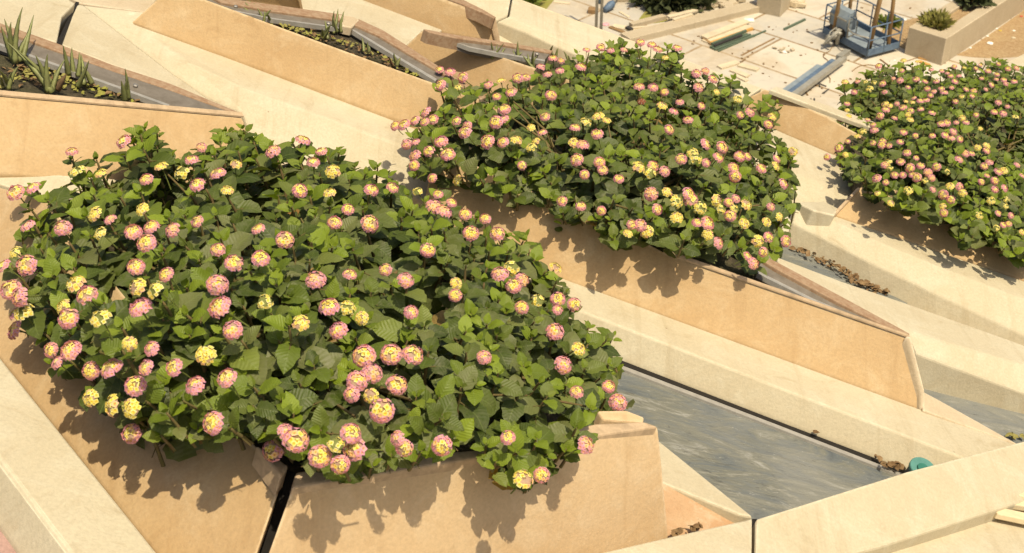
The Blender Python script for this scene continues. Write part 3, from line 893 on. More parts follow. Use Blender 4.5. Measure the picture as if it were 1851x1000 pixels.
PINK = [(.80, .34, .54), (.82, .40, .58), (.76, .33, .60)]
ORANGE = (.80, .22, .06)
YEL = [(.92, .82, .30), (.93, .87, .42)]
PALE = (.90, .84, .50)
def flower_geo(kind, rg):
    """local geometry: the head faces +Z, stalk along -Z; returns v, f, col"""
    v = []; f = []; col = []
    def fl(pos_, n_, r, cpet, cmid, ceye):
        t = Vector((rg.uniform(-1, 1), rg.uniform(-1, 1), rg.uniform(-1, 1)))
        x = n_.cross(t).normalized(); y = n_.cross(x)
        b = len(v)
        v.append(pos_ - n_ * r * .25); col.append(ceye)
        for k in range(8):
            a = math.pi * 2 * k / 8
            v.append(pos_ + (x * math.cos(a) + y * math.sin(a)) * r * .42); col.append(cmid)
        for k in range(8):
            a = math.pi * 2 * k / 8
            rr = r * (1.12 if k % 2 == 0 else .80)
            v.append(pos_ + (x * math.cos(a) + y * math.sin(a)) * rr + n_ * r * rg.uniform(-.22, .12)); col.append(cpet)
        for k in range(8):
            k2 = (k + 1) % 8
            f.append((b, b + 1 + k, b + 1 + k2))
            f.append((b + 1 + k, b + 9 + k, b + 9 + k2, b + 1 + k2))
        # tube of the corolla
        b2 = len(v)
        for k in range(4):
            a = math.pi * 2 * k / 4
            v.append(pos_ + (x * math.cos(a) + y * math.sin(a)) * r * .22 - n_ * r * .1); col.append(cpet)
        v.append(pos_ - n_ * r * 2.4); col.append((.35, .30, .12))
        for k in range(4):
            f.append((b2 + k, b2 + (k + 1) % 4, b2 + 4))
    Rr = .0165
    rings = {'mix': [(.16, 1), (.50, 6), (.92, 11), (1.30, 13)], 'pink': [(0.0, 1), (.42, 5), (.85, 10), (1.22, 12)],
             'yellow': [(.22, 3), (.62, 8), (1.02, 11)], 'sparse': [(.5, 6), (.95, 10), (1.25, 6)], 'bud': [(.3, 3)], 'old': [(.2, 3), (.7, 6), (1.1, 8)]}[kind]
    for ri, (th, cnt) in enumerate(rings):
        for k in range(cnt):
            if kind == 'sparse' and rg.random() < .15: continue
            ph = 2 * math.pi * (k + .5 * (ri % 2)) / cnt + rg.uniform(-.12, .12)
            tt = th + rg.uniform(-.07, .07)
            n_ = Vector((math.sin(tt) * math.cos(ph), math.sin(tt) * math.sin(ph), math.cos(tt)))
            p_ = Vector((n_.x * Rr, n_.y * Rr, n_.z * Rr * .50 + rg.uniform(-.0012, .0012)))
            if rg.random() < .10: continue
            yellowness = {'mix': .95 - th * .82, 'pink': .42 - th * .40, 'yellow': 1.2 - th * .66, 'sparse': 1.3, 'bud': 1.4, 'old': 0}[kind] + rg.uniform(-.22, .22)
            if kind == 'old':
                pet = (.36, .13, .07); mid_ = (.30, .10, .05); eye = (.18, .07, .04)
            elif yellowness > .42:
                pet = YEL[rg.randrange(2)] if yellowness < .9 or rg.random() < .6 else PALE
                mid_, eye = (.92, .74, .12), (.82, .50, .05)
            else:
                pet = PINK[rg.randrange(3)]
                mid_, eye = (.88, .46, .34), (.82, .30, .12)
                if yellowness > .22: pet = (.88, .54, .42); mid_ = (.90, .62, .20)
            fl(p_, n_, .0049 * rg.uniform(.75, 1.15), pet, mid_, eye)
    # unopened buds in the middle
    if kind in ('mix', 'yellow', 'bud'):
        for k in range(6):
            a = 2 * math.pi * k / 6
            p_ = Vector((math.cos(a) * .0028, math.sin(a) * .0028, Rr * .52))
            b = len(v)
            for dx, dy, dz in ((.0011, 0, 0), (0, .0011, 0), (-.0011, 0, 0), (0, -.0011, 0), (0, 0, .0016)):
                v.append(p_ + Vector((dx, dy, dz))); col.append((.55, .42, .12))
            f += [(b, b + 1, b + 4), (b + 1, b + 2, b + 4), (b + 2, b + 3, b + 4), (b + 3, b, b + 4)]
    # dense base of corolla tubes below the florets
    b = len(v)
    for i in range(5):
        th = i / 4 * 1.45
        for k in range(10):
            a = math.pi * 2 * k / 10
            v.append(Vector((math.sin(th) * math.cos(a) * Rr * .84, math.sin(th) * math.sin(a) * Rr * .84, math.cos(th) * Rr * .38)))
            col.append((.50, .34, .24) if kind not in ('sparse', 'bud') else (.22, .24, .07))
    for i in range(4):
        for k in range(10):
            k2 = (k + 1) % 10
            f.append((b + i * 10 + k, b + i * 10 + k2, b + i * 10 + 10 + k2, b + i * 10 + 10 + k))
    # receptacle and stalk
    b = len(v)
    path = [(0, 0, .004, .0042), (0, 0, -.002, .0028), (.001, .001, -.012, .0013), (.003, .001, -.030, .0012), (.007, .0, -.052, .0013)]
    for (x0, y0, z0, r0) in path:
        for k in range(6):
            a = math.pi * 2 * k / 6
            v.append(Vector((x0 + math.cos(a) * r0, y0 + math.sin(a) * r0, z0))); col.append((.17, .20, .05))
    for i in range(len(path) - 1):
        for k in range(6):
            k2 = (k + 1) % 6
            f.append((b + i * 6 + k, b + i * 6 + 6 + k, b + i * 6 + 6 + k2, b + i * 6 + k2))
    return v, f, col
def mesh_col(name, v, f, col):
    me = bpy.data.meshes.new(name)
    me.from_pydata([tuple(q) for q in v], [], f)
    me.materials.append(M['petal'])
    at = me.attributes.new('col', 'FLOAT_COLOR', 'POINT')
    fl = []
    for c in col: fl += [c[0], c[1], c[2], 1.0]
    at.data.foreach_set('color', fl)
    me.update()
    return me
FL = {}
_rg = random.Random(3)
for kind, cnt in (('mix', 6), ('pink', 4), ('yellow', 4), ('sparse', 3), ('bud', 2), ('old', 2)):
    FL[kind] = []
    for i in range(cnt):
        g = flower_geo(kind, _rg)
        FL[kind].append((mesh_col('flower_head_mesh', *g), g))

def bush(label, outline, flowers, hmid, thick, nshoot, lscale, seed, base_px, rows=7, spacing=50, dmax=150, fscale=1.0, stray=()):
    rg = random.Random(seed)
    xs = [p[0] for p in outline]; ys = [p[1] for p in outline]
    x0, x1, y0, y1 = min(xs), max(xs), min(ys), max(ys)
    base = P(*base_px)
    root = thing('lantana_bush', base, label, 'bush', 'flowering lantana bushes')
    ctrl = hmid
    def hmid(x, y):
        a = b = 0
        for cx_, cy_, ch in ctrl:
            w_ = 1 / (((x - cx_) ** 2 + (y - cy_) ** 2) / 400 + 1) ** 1.3
            a += w_ * ch; b += w_
        return a / b
    def surf(x, y, side=-1, shrink=1.0):
        d = edge_dist(x, y, outline)
        t = min(1, d / dmax)
        r_ = thick * math.sqrt(max(0, 1 - (1 - t) ** 2))
        zc = depth(x, y, hmid(x, y))
        nz = noise.noise(Vector((x * .009, y * .012, seed)))
        return zc + side * r_ * shrink * (1 + .7 * nz) + .07 * nz
    lv = Leaves()
    cx = (x0 + x1) / 2; cy = (y0 + y1) / 2 + (y1 - y0) * .15
    # flowers first
    fpos = []
    for (fx, fy) in flowers:
        inside = in_poly(fx, fy, outline)
        z = surf(fx, fy) - .035 if inside else depth(fx, fy, hmid(fx, fy)) - .02
        fpos.append((fx, fy, z, Z(fx, fy, z)))
    comb = ([], [], [])
    kinds_ = ['mix'] * 22 + ['pink'] * 10 + ['yellow'] * 7 + ['sparse'] * 5 + (['old'] if seed != 5 and rg.random() < .5 else [])
    stems = MB()
    def axis_for(x, y, k_out=.45, k_view=.45, k_up=.75, jit=.3):
        px_ = (x - cx) / (x1 - x0) * 2; py_ = (y - cy) / (y1 - y0) * 2
        out = RT * px_ - UPV * py_
        a = UP * k_up - FW * k_view + out * k_out + Vector((rg.uniform(-jit, jit), rg.uniform(-jit, jit), rg.uniform(-jit, jit)))
        return a.normalized()
    order = sorted(range(len(fpos)), key=lambda i: fpos[i][2])
    for n_, i in enumerate(order):
        fx, fy, z, p = fpos[i]
        a = axis_for(fx, fy, .5, .62, .5, .42)
        me, geo = rg.choice(FL[rg.choice(kinds_)])
        s_ = fscale * rg.uniform(.72, 1.15)
        rotm = a.to_track_quat('Z', 'Y').to_matrix().to_4x4() @ Matrix.Rotation(rg.uniform(0, 6.28), 4, 'Z')
        if n_ < 99:
            o = bpy.data.objects.new('flower_head', me)
            C.objects.link(o)
            o.parent = root
            o.matrix_local = Matrix.Translation(p - base) @ rotm @ Matrix.Scale(s_, 4)
        else:
            b0 = len(comb[0])
            mt = Matrix.Translation(p) @ rotm @ Matrix.Scale(s_, 4)
            comb[0].extend([mt @ q for q in geo[0]])
            comb[1].extend([tuple(b0 + k for k in ff) for ff in geo[1]])
            comb[2].extend(geo[2])
    if comb[0]:
        me = mesh_col('flower_heads', [q - base for q in comb[0]], comb[1], comb[2])
        o = bpy.data.objects.new('flower_heads', me)
        C.objects.link(o); o.parent = root
        o['kind'] = 'stuff'
    fr = .019 * fscale * FPX
    cell = {}
    for fx, fy, z, p in fpos:
        cell.setdefault((int(fx // 60), int(fy // 60)), []).append((fx, fy, z))
    def blocked(q):
        x, y, z = proj(q)
        for ix in (-1, 0, 1):
            for iy in (-1, 0, 1):
                for fx, fy, fz in cell.get((int(x // 60) + ix, int(y // 60) + iy), ()):
                    if z < fz + .012 and math.hypot(x - fx, y - fy) < fr / fz * .95:
                        return True
        return False
    def add_leaf(b_, d, nrm, ln, wd, droop, age, dead=0.0, chk=True):
        # keep the flower heads free
        if chk:
            for t in (.2, .5, .85):
                q = b_ + d * (ln * t) - UP * (droop * t * t * ln * .4)
                if blocked(q): return
        tx, ty, tz = proj(b_ + d * ln * .9 - UP * droop * ln * .25)
        if not in_poly(tx, ty, outline) and edge_dist(tx, ty, outline) > 7:
            ln *= .6; wd *= .6
            tx, ty, tz = proj(b_ + d * ln * .9 - UP * droop * ln * .25)
            if not in_poly(tx, ty, outline) and edge_dist(tx, ty, outline) > 10: return
        lv.leaf(b_, d, nrm, ln, wd, droop, age, rg.random(), dead, rows, rg.uniform(.1, .38), rg)
    def shoot(tip, a, nodes=4, scale=1.0, old=0.0, chk=True, tall=1.0):
        a = a.normalized()
        t0 = a.cross(UP if abs(a.z) < .95 else RT).normalized()
        ph = rg.uniform(0, math.pi)
        along = 0.0
        lens = (.016, .034, .050, .060, .064)
        gaps = (0, .010, .022, .032, .034)
        bend = Vector((rg.uniform(-.2, .2), rg.uniform(-.2, .2), 0))
        p = tip.copy(); aa = a.copy()
        pts = [tip.copy()]
        for k in range(nodes):
            along = gaps[k] * scale * tall
            p = p - aa * along
            pts.append(p.copy())
            aa = (aa + bend * .12 + UP * .05).normalized()
            for sgn in (0, math.pi):
                if rg.random() < .06 and k > 0: continue
                th = ph + sgn + rg.uniform(-.25, .25)
                rad = (Matrix.Rotation(th, 3, aa) @ t0).normalized()
                el = (1.0, .65, .30, .08, -.1)[k] + rg.uniform(-.22, .2)      # lift above the plane across the shoot
                d = (rad * math.cos(el) + aa * math.sin(el)).normalized()
                d = (d - UP * (.05 + .10 * k) * rg.random()).normalized()
                nrm = (aa * math.cos(el) - rad * math.sin(el))
                nrm = (nrm + SDIR * .35 * rg.random() + Vector((rg.uniform(-.3, .3), rg.uniform(-.3, .3), rg.uniform(-.15, .3)))).normalized()
                nrm = (nrm - d * nrm.dot(d)).normalized()
                ln = lens[k] * scale * rg.uniform(.8, 1.22)
                ag = min(1, max(0, (0, .12, .45, .8, 1)[k] + old + rg.uniform(-.15, .15)))
                dead = rg.uniform(.6, 1) if (k >= 3 and rg.random() < .012) else 0.0
                pet = ln * .2
                bb = p + d * pet
                if k > 1:
                    stems.tube([p, p + d * (pet + ln * .15)], [.0011 * scale, .0008 * scale], 4, False)
                add_leaf(bb, d, nrm, ln, ln * rg.uniform(.66, .80), rg.uniform(.3, 1.0) * (.5 + .25 * k), ag, dead, chk)
            ph += math.pi / 2
        pts.append(p - aa * .03)
        stems.tube(pts, [.0012 * scale + .0004 * i for i in range(len(pts))], 5, False)
        return pts[-1]
    # poisson-ish front shoots
    placed = []
    tries = 0
    while len(placed) < nshoot and tries < nshoot * 60:
        tries += 1
        x = rg.uniform(x0, x1); y = rg.uniform(y0, y1)
        if not in_poly(x, y, outline): continue
        d = edge_dist(x, y, outline)
        sp = spacing * (.75 + .5 * rg.random()) * (1.9 / depth(x, y, .2)) * lscale
        if d < sp * .32: continue
        if any((x - a_) ** 2 + (y - b_) ** 2 < sp * sp for a_, b_ in placed): continue
        placed.append((x, y))
        gap = noise.noise(Vector((x * .012, y * .014, seed + 9)))
        if gap < -.10 and d > 40: continue
        z = surf(x, y) + rg.uniform(-.01, .05)
        shoot(Z(x, y, z), axis_for(x, y), rg.choice((4, 4, 5)), lscale * rg.uniform(.82, 1.15), rg.choice((0, 0, .15, .35)))
    for (x, y) in stray:
        a_ = (UP + RT * rg.uniform(-.35, .35) - FW * rg.uniform(0, .4)).normalized()
        shoot(Z(x, y, depth(x, y, hmid(x, y)) - .01), a_, 5, lscale * rg.uniform(.9, 1.1), .1, True, 1.25)
    # second layer a little deeper, older leaves
    for k in range(int(nshoot * .5)):
        for _ in range(40):
            x = rg.uniform(x0, x1); y = rg.uniform(y0, y1)
            if in_poly(x, y, outline) and edge_dist(x, y, outline) > 26: break
        else: continue
        if noise.noise(Vector((x * .012, y * .014, seed + 9))) < -.30: continue
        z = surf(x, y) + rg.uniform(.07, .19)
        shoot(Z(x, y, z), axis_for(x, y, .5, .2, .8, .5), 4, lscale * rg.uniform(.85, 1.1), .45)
    # far side, so that the bush is whole from elsewhere
    for k in range(int(nshoot * .5)):
        for _ in range(40):
            x = rg.uniform(x0, x1); y = rg.uniform(y0, y1)
            if in_poly(x, y, outline) and edge_dist(x, y, outline) > 30: break
        else: continue
        z = surf(x, y, 1, .7)
        shoot(Z(x, y, z), axis_for(x, y, .6, -.4, .8, .4), 4, lscale, .35, False)
    # branches from the soil to the crown
    for k in range(46):
        for _ in range(40):
            x = rg.uniform(x0, x1); y = rg.uniform(y0, y1)
            if in_poly(x, y, outline) and edge_dist(x, y, outline) > 40: break
        z = surf(x, y, -1, rg.uniform(.2, .8))
        e = Z(x, y, z)
        st = base + Vector((rg.uniform(-.06, .06), rg.uniform(-.06, .06), 0)) + (e - base) * rg.uniform(0, .35)
        st = st - NRM * min(0, 0)
        m1 = st.lerp(e, .45) + Vector((rg.uniform(-.04, .04), rg.uniform(-.04, .04), rg.uniform(-.05, .02)))
        stems.tube([st, m1, e], [.0045, .003, .0015], 6, False)
    lv.build('foliage', M['leaf'], root)
    keep = []
    for f in stems.f:
        q = stems.v[f[0]]
        x_, y_, z_ = proj(q)
        if in_poly(x_, y_, outline) and edge_dist(x_, y_, outline) > 4: keep.append(f)
    stems.f = keep
    stems.build('branches', M['stem'], root, True)
    return root

B1 = [(100,275),(150,262),(205,270),(235,235),(265,224),(300,245),(330,265),(325,285),(385,237),(430,227),(468,238),(482,264),(530,255),(600,255),(640,285),(690,290),(720,330),(800,345),(880,390),(905,420),(960,420),(985,480),(1015,490),(1045,560),(1080,595),(1110,600),(1125,665),(1100,690),(1122,740),(1085,770),(1065,830),(1000,835),(985,870),(950,900),(915,875),(885,845),(860,808),(800,826),(740,845),(700,845),(620,872),(560,850),(520,825),(480,798),(440,790),(400,815),(380,798),(330,790),(275,820),(240,785),(185,742),(145,732),(120,680),(85,672),(80,620),(40,600),(22,560),(5,520),(8,475),(30,450),(42,400),(25,370),(25,338),(60,330),(100,340),(130,340),(135,310)]
F1 = [(130,275),(224,257),(141,311),(183,315),(364,267),(347,290),(292,303),(265,325),(394,315),(427,298),(357,335),(494,275),(547,255),(566,294),(581,275),(602,311),(330,313),(29,349),(61,341),(258,379),(173,388),(200,398),(182,422),(114,413),(51,410),(241,420),(265,440),(274,411),(313,417),(357,401),(411,345),(542,345),(596,350),(605,403),(515,434),(467,415),(394,452),(423,476),(471,468),(246,483),(301,497),(393,515),(571,507),(138,514),(158,534),(250,519),(282,525),(8,481),(29,457),(49,480),(20,524),(37,537),(27,568),(44,565),(29,597),(117,556),(124,576),(182,576),(255,558),(398,556),(421,597),(479,546),(595,556),(544,585),(612,598),(235,622),(93,633),(129,634),(105,656),(165,670),(202,667),(265,665),(316,665),(372,643),(275,631),(671,344),(709,340),(755,347),(792,352),(629,379),(668,405),(784,374),(816,367),(802,383),(841,388),(877,396),(851,422),(899,423),(773,452),(632,497),(697,488),(733,507),(904,496),(925,485),(943,507),(928,517),(824,513),(823,534),(1004,485),(943,556),(972,544),(1008,541),(1008,561),(1038,551),(629,558),(654,576),(743,565),(1003,600),(1045,631),(1018,660),(658,644),(707,641),(746,642),(875,646),(673,675),(717,696),(636,713),(671,716),(690,742),(646,689),(1042,709),(1100,699),(1117,728),(607,804),(634,784),(642,811),(615,840),(719,793),(731,810),(799,806),(918,791),(1058,805),(945,867),(979,859),(165,720),(206,733),(238,738),(238,784),(354,698),(411,684),(386,765),(517,781),(535,796),(493,815),(578,825),(245,698)]
bush('large front lantana bush with the biggest pink and yellow flower heads', B1, F1, [(60,600,.06),(150,700,.09),(280,800,.14),(450,780,.2),(600,850,.21),(950,880,.17),(1060,800,.19),(1100,680,.11),(15,480,.11),(130,300,.12),(430,240,.15),(700,300,.14),(900,400,.14),(1040,560,.11),(500,550,.25),(300,500,.22),(200,560,.18),(800,600,.22),(800,780,.22)],
     .18, 400, .78, 5, (600, 600, .15), 7, 43, 130, .76, [(262,234),(284,242),(238,252),(255,260),(408,240),(440,234),(462,250),(420,252),(530,260),(1108,608),(1098,640),(1112,665),(950,428),(990,495),(60,350),(40,430)])
B2 = [(715,235),(740,210),(775,195),(785,160),(790,125),(830,130),(850,155),(900,140),(935,135),(980,130),(1000,108),(1035,115),(1035,92),(1080,87),(1110,70),(1145,74),(1165,92),(1200,77),(1225,87),(1245,130),(1280,120),(1320,137),(1350,165),(1360,172),(1405,182),(1410,210),(1395,240),(1438,267),(1438,290),(1423,320),(1443,330),(1440,380),(1425,430),(1418,458),(1395,490),(1370,495),(1340,465),(1280,455),(1230,462),(1195,438),(1150,430),(1110,445),(1090,418),(1060,388),(1015,405),(990,370),(950,350),(940,375),(890,348),(850,328),(790,308),(750,325),(737,308),(742,275)]
F2 = []
def addz(dst, ox, oy, s_, lst):
    for a, b in lst: dst.append((ox + a / s_, oy + b / s_))
addz(F2, 700, 60, 4.347, [(410,290),(495,310),(420,410),(595,350),(555,430),(795,410),(895,380),(860,500),(975,470),(1025,355),(1090,350),(920,600),(310,625),(360,680),(295,700),(220,690),(135,725),(65,730),(545,695),(630,730),(615,780),(855,700),(920,680),(790,855),(910,860),(1015,845),(1130,745),(1220,785),(1170,850),(1130,900),(1240,660),(425,855),(330,930),(225,860),(150,875),(220,965),(475,955),(1300,200),(1365,220),(1210,270),(1260,330),(1355,300),(1520,270),(1565,135),(1475,745),(1470,865),(1535,880),(1285,490),(1560,700)])
addz(F2, 1070, 60, 4.347, [(70,115),(145,140),(250,135),(380,75),(470,95),(515,130),(670,120),(575,195),(820,320),(890,300),(950,365),(835,430),(980,465),(370,425),(480,430),(570,465),(390,540),(550,575),(690,545),(860,575),(640,620),(755,685),(605,760),(50,660),(115,690),(40,795),(1145,520),(1165,645),(1415,660),(1385,720),(890,875),(1020,900),(790,945),(1580,930),(700,990),(815,985),(990,980),(1160,970),(1220,970),(1450,990),(1240,625)])
addz(F2, 700, 280, 4.347, [(210,85),(355,185),(555,200),(1060,85),(1490,40),(1550,155),(1375,365),(1520,405)])
addz(F2, 1070, 280, 4.347, [(60,60),(85,120),(365,100),(480,90),(455,145),(570,130),(895,65),(1125,170),(1110,105),(1330,110),(1440,90),(210,190),(465,310),(590,295),(660,370),(755,310),(775,355),(510,430),(665,495),(850,420),(975,360),(1015,430),(1075,375),(1115,425),(1130,345),(1085,480),(1210,395),(825,535),(905,540),(910,630),(990,695),(1500,230),(1405,410),(1470,490),(1370,530),(1195,540),(1300,680),(1385,650),(1520,680),(1345,765),(1220,800),(1265,855),(310,550),(380,555),(280,620),(430,605),(75,440)])
bush('middle lantana bush with pink and yellow flowers, between the front and right ones', B2, F2, [(1010,400,.15),(1110,440,.165),(1230,460,.175),(1380,490,.165),(950,350,.16),(800,310,.16),(1430,300,.13),(1440,400,.12),(730,250,.12),(800,140,.14),(1000,120,.14),(1120,80,.15),(1300,140,.14),(1400,200,.12),(1080,270,.23),(1250,300,.23),(900,240,.2),(1250,400,.19)],
     .16, 430, .78, 11, (1080, 350, .15), 6, 45, 95, .74, [(1125,80),(1152,88),(1108,90),(1205,84),(1228,95),(1045,98),(1325,142),(1405,187),(1380,180),(1435,275),(1438,345),(1425,290),(1110,435),(1095,425),(1020,398)])
B3 = [(1500,282),(1510,260),(1545,242),(1517,215),(1517,180),(1522,147),(1570,127),(1590,117),(1630,112),(1665,108),(1690,127),(1730,112),(1770,107),(1810,107),(1870,120),(1950,140),(1990,300),(1960,460),(1870,476),(1840,466),(1810,455),(1790,428),(1760,432),(1730,436),(1720,400),(1660,383),(1600,368),(1575,350),(1545,335),(1530,310)]
F3 = []
addz(F3, 1490, 90, 5, [(185,295),(300,290),(370,290),(490,150),(525,310),(450,300),(410,355),(270,385),(545,385),(625,260),(685,280),(700,190),(715,100),(840,110),(755,340),(830,270),(910,290),(1010,290),(965,185),(930,355),(1060,195),(1110,215),(1060,355),(1080,390),(1150,345),(1215,240),(1140,240),(1175,155),(1265,165),(1410,140),(1370,170),(1480,195),(1575,130),(1660,175),(1735,170),(1420,260),(1510,320),(1460,360),(1555,270),(1560,225),(1620,275),(1640,310),(1715,290),(1180,290),(1240,425),(1335,420),(1185,470),(1280,360),(1350,375),(990,380),(960,415),(920,460),(865,465),(810,440),(795,480),(735,470),(655,490),(590,510),(550,495),(555,545),(710,525),(780,555),(870,540),(755,590),(775,635),(635,620),(505,600),(440,680),(390,635),(205,550),(220,605),(145,630),(205,490),(975,575),(1055,675),(1105,665),(1280,660),(1245,620),(1370,590),(1410,715),(1190,660),(1165,745),(1090,775),(975,780),(825,780),(715,750),(685,835),(585,870),(525,830),(440,845),(520,865),(300,785),(210,830),(130,890),(190,950),(25,970),(745,935),(830,980),(1145,805),(1225,810),(1385,885),(1465,870),(1465,915),(1275,940),(1330,940),(1535,565),(1615,580),(1725,610),(1570,480),(1655,515),(350,740),(450,730)])
addz(F3, 1490, 280, 5, [(575,70),(545,95),(595,120),(690,65),(870,100),(775,120),(475,215),(635,185),(710,185),(835,205),(800,185),(935,160),(970,210),(1015,110),(1110,155),(1215,45),(1445,105),(1490,70),(1570,155),(1620,145),(1740,95),(1785,190),(1470,190),(1420,245),(1540,235),(555,250),(480,350),(760,325),(980,315),(910,235),(1075,360),(1135,285),(1220,290),(1250,345),(1145,405),(1505,415),(1645,410),(1640,465),(1540,315),(1625,305),(600,440),(1070,465),(1080,525),(1400,550),(1570,530),(1685,550),(1665,625),(1555,660),(1615,635),(1785,700)])
bush('right lantana bush at the picture edge, most crowded with small flower heads', B3, F3, [(1560,345,.16),(1650,380,.17),(1750,430,.16),(1850,470,.15),(1505,280,.10),(1520,180,.11),(1600,120,.12),(1800,110,.13),(1700,250,.22),(1850,300,.22),(1980,300,.14),(1980,460,.12)],
     .16, 430, .78, 23, (1740, 330, .13), 6, 45, 80, .62, [(1632,120),(1652,122),(1605,122),(1750,117),(1800,110),(1815,112),(1522,205),(1512,290),(1575,135),(1735,432),(1860,470)])

# ================================================================== aloes
def aloe(label, base, tips, h=.15, wd=9, seed=0, dead=()):
    rg = random.Random(seed)
    b = P(base[0], base[1], h)
    zb = depth(base[0], base[1], h)
    t = thing('aloe_plant', b, label, 'aloe', 'aloes in the roof troughs')
    for i, (tx, ty) in enumerate(tips):
        off = Vector((rg.uniform(-.012, .012), rg.uniform(-.012, .012), 0))
        # the tip rises from the base, leaning a little towards or away from the viewer
        tip = Z(tx, ty, zb + rg.uniform(-.05, .03))
        st = b + off
        mid = st.lerp(tip, .5) + (tip - st).cross(FW).normalized() * (tip - st).length * rg.uniform(-.10, .10) + UP * .004
        wm = wd * zb / FPX * rg.uniform(.8, 1.15)
        vs = []; fs = []
        n = 12
        for k in range(n + 1):
            s = k / n
            p = st * (1 - s) ** 2 + mid * 2 * s * (1 - s) + tip * s ** 2
            d = ((mid - st) * (1 - s) + (tip - mid) * s).normalized()
            x = d.cross(FW).normalized(); y = x.cross(d).normalized()
            ww = wm * .5 * (1 - s ** 1.7) * (1 + (.10 if k % 2 else -.08)) + .0004
            vs += [p + x * ww, p + y * ww * .35 - FW * 0, p - x * ww, p - y * ww * .65]
        for k in range(n):
            for j in range(4):
                a = k * 4 + j; c = k * 4 + (j + 1) % 4
                fs.append((a, c, c + 4, a + 4))
        fs.append((0, 3, 2, 1))
        link('leaf', vs, fs, M['aloe_dead'] if i in dead else M['aloe'], t, smooth=True)
    return t
AL = [
 ('low aloe at the far left edge of the left trough', (14, 158), [(-2, 126), (34, 119), (2, 140), (22, 130)], .127, 10, ()),
 ('tallest aloe of the left trough, with upright spikes', (32, 112), [(41, 13), (8, 34), (61, 27), (2, 48), (20, 40), (50, 60)], .127, 12, ()),
 ('sprawling aloe with leaning stems in front of the tallest one', (94, 163), [(12, 76), (30, 90), (64, 100), (117, 108), (120, 134), (86, 98), (100, 130)], .127, 13, (4,)),
 ('pair of aloe spikes against the channel in the left trough', (134, 138), [(114, 82), (143, 95), (130, 86), (122, 110)], .127, 10, (3,)),
 ('upright aloe just right of the spike pair, left trough', (153, 154), [(146, 98), (161, 109), (150, 120)], .127, 10, ()),
 ('lone aloe near the right tip of the left trough', (238, 180), [(226, 124), (219, 146), (232, 140)], .127, 10, ()),
 ('spiky aloe tuft at the upper left of the top trough', (455, 27), [(443, 4), (450, 0), (460, 6), (470, 8), (440, 14)], .128, 6, ()),
 ('small aloe tuft right of the upper left one, top trough', (480, 38), [(465, 15), (478, 20), (490, 18), (484, 26)], .128, 6, ()),
 ('aloe in front of the bracket, left of the taller tuft', (592, 68), [(587, 37), (600, 45), (582, 52), (596, 50)], .128, 6, ()),
 ('taller aloe tuft by the bracket between the two rails', (612, 57), [(604, 20), (611, 16), (622, 20), (600, 30), (618, 30)], .128, 6, ()),
 ('small withered aloe in the middle of the top trough', (658, 92), [(654, 68), (664, 76), (650, 80), (668, 84)], .128, 6, (2,)),
 ('half dried aloe near the right end of the top trough', (716, 120), [(703, 102), (712, 96), (724, 104), (706, 112)], .128, 6, (0,)),
 ('fan-shaped aloe at the left of the short upper trough', (897, 103), [(878, 77), (888, 76), (899, 80), (911, 78), (882, 86), (914, 86)], .127, 5, ()),
 ('tall thin aloe in the middle of the short upper trough', (935, 113), [(936, 75), (927, 90), (944, 94), (930, 100)], .127, 6, ()),
 ('low clump of aloe spikes beside the middle bush', (958, 124), [(944, 100), (954, 97), (965, 91), (971, 101)], .127, 6, ()),
 ('single aloe spike past the end of the short rail', (1000, 106), [(1000, 82), (1009, 87), (994, 92)], .127, 5, ()),
 ('small aloe spike standing against the cream rib, top centre', (1022, 116), [(1019, 92), (1027, 100)], .09, 5, ()),
]
for i, (lb, bs, tp, h, wd, dd) in enumerate(AL):
    aloe(lb, bs, tp, h, wd, 40 + i, dd)

# ================================================================== debris on the roof
def curled_leaf(mb, c, size, rg):
    a = rg.uniform(0, 6.28)
    d = Vector((math.cos(a), math.sin(a), rg.uniform(-.2, .4))).normalized()
    n = (NRM + Vector((rg.uniform(-.9, .9), rg.uniform(-.9, .9), rg.uniform(-.2, .2)))).normalized()
    x = d.cross(n).normalized(); n = x.cross(d)
    vs = []; cr = rg.uniform(-.3, .6)
    for i in range(5):
        t = i / 4
        wv = math.sin(math.pi * min(.97, max(.04, t))) * size * .32
        bendz = n * (math.sin(t * 3.1) * size * rg.uniform(.02, .12))
        for c_ in (-1, 0, 1):
            vs.append(c + d * (t - .5) * size + x * c_ * wv + n * (abs(c_) * wv * cr) + bendz)
    fs = []
    for i in range(4):
        for k in range(2):
            a_ = i * 3 + k
            fs.append((a_, a_ + 1, a_ + 4, a_ + 3))
    mb.add(vs, fs)
def leaf_heap(name, label, pts, h, count, size, seed, spread=6, lift=.01, mat='dry'):
    rg = random.Random(seed); mb = MB()
    for _ in range(count):
        i = rg.randrange(len(pts) - 1); t = rg.random()
        x = pts[i][0] * (1 - t) + pts[i + 1][0] * t + rg.gauss(0, spread)
        y = pts[i][1] * (1 - t) + pts[i + 1][1] * t + rg.gauss(0, spread * .45)
        curled_leaf(mb, P(x, y, h + rg.random() * lift + .004), size * rg.uniform(.5, 1.3), rg)
    o = mb.build(name, M[mat], None, True, origin=mb.v[0].copy())
    return tag(o, label, 'dry leaves', None, 'stuff')
leaf_heap('dead_leaves', 'heap of brown dead leaves on the narrow sheet right of the middle bush', [(1436, 448), (1470, 462), (1510, 480), (1540, 498), (1560, 512), (1600, 530)], -.007, 170, .014, 1, 6, .012)
leaf_heap('dead_leaves', 'dead leaves caught at the foot of the long rib by the teal cap', [(1598, 838), (1612, 838), (1628, 846)], .008, 30, .014, 2, 5, .008)
leaf_heap('dead_leaves', 'few dead leaves in the dark joint above the large grey sheet', [(1470, 779), (1476, 782), (1570, 822), (1590, 830)], .004, 7, .016, 3, 2, .004)
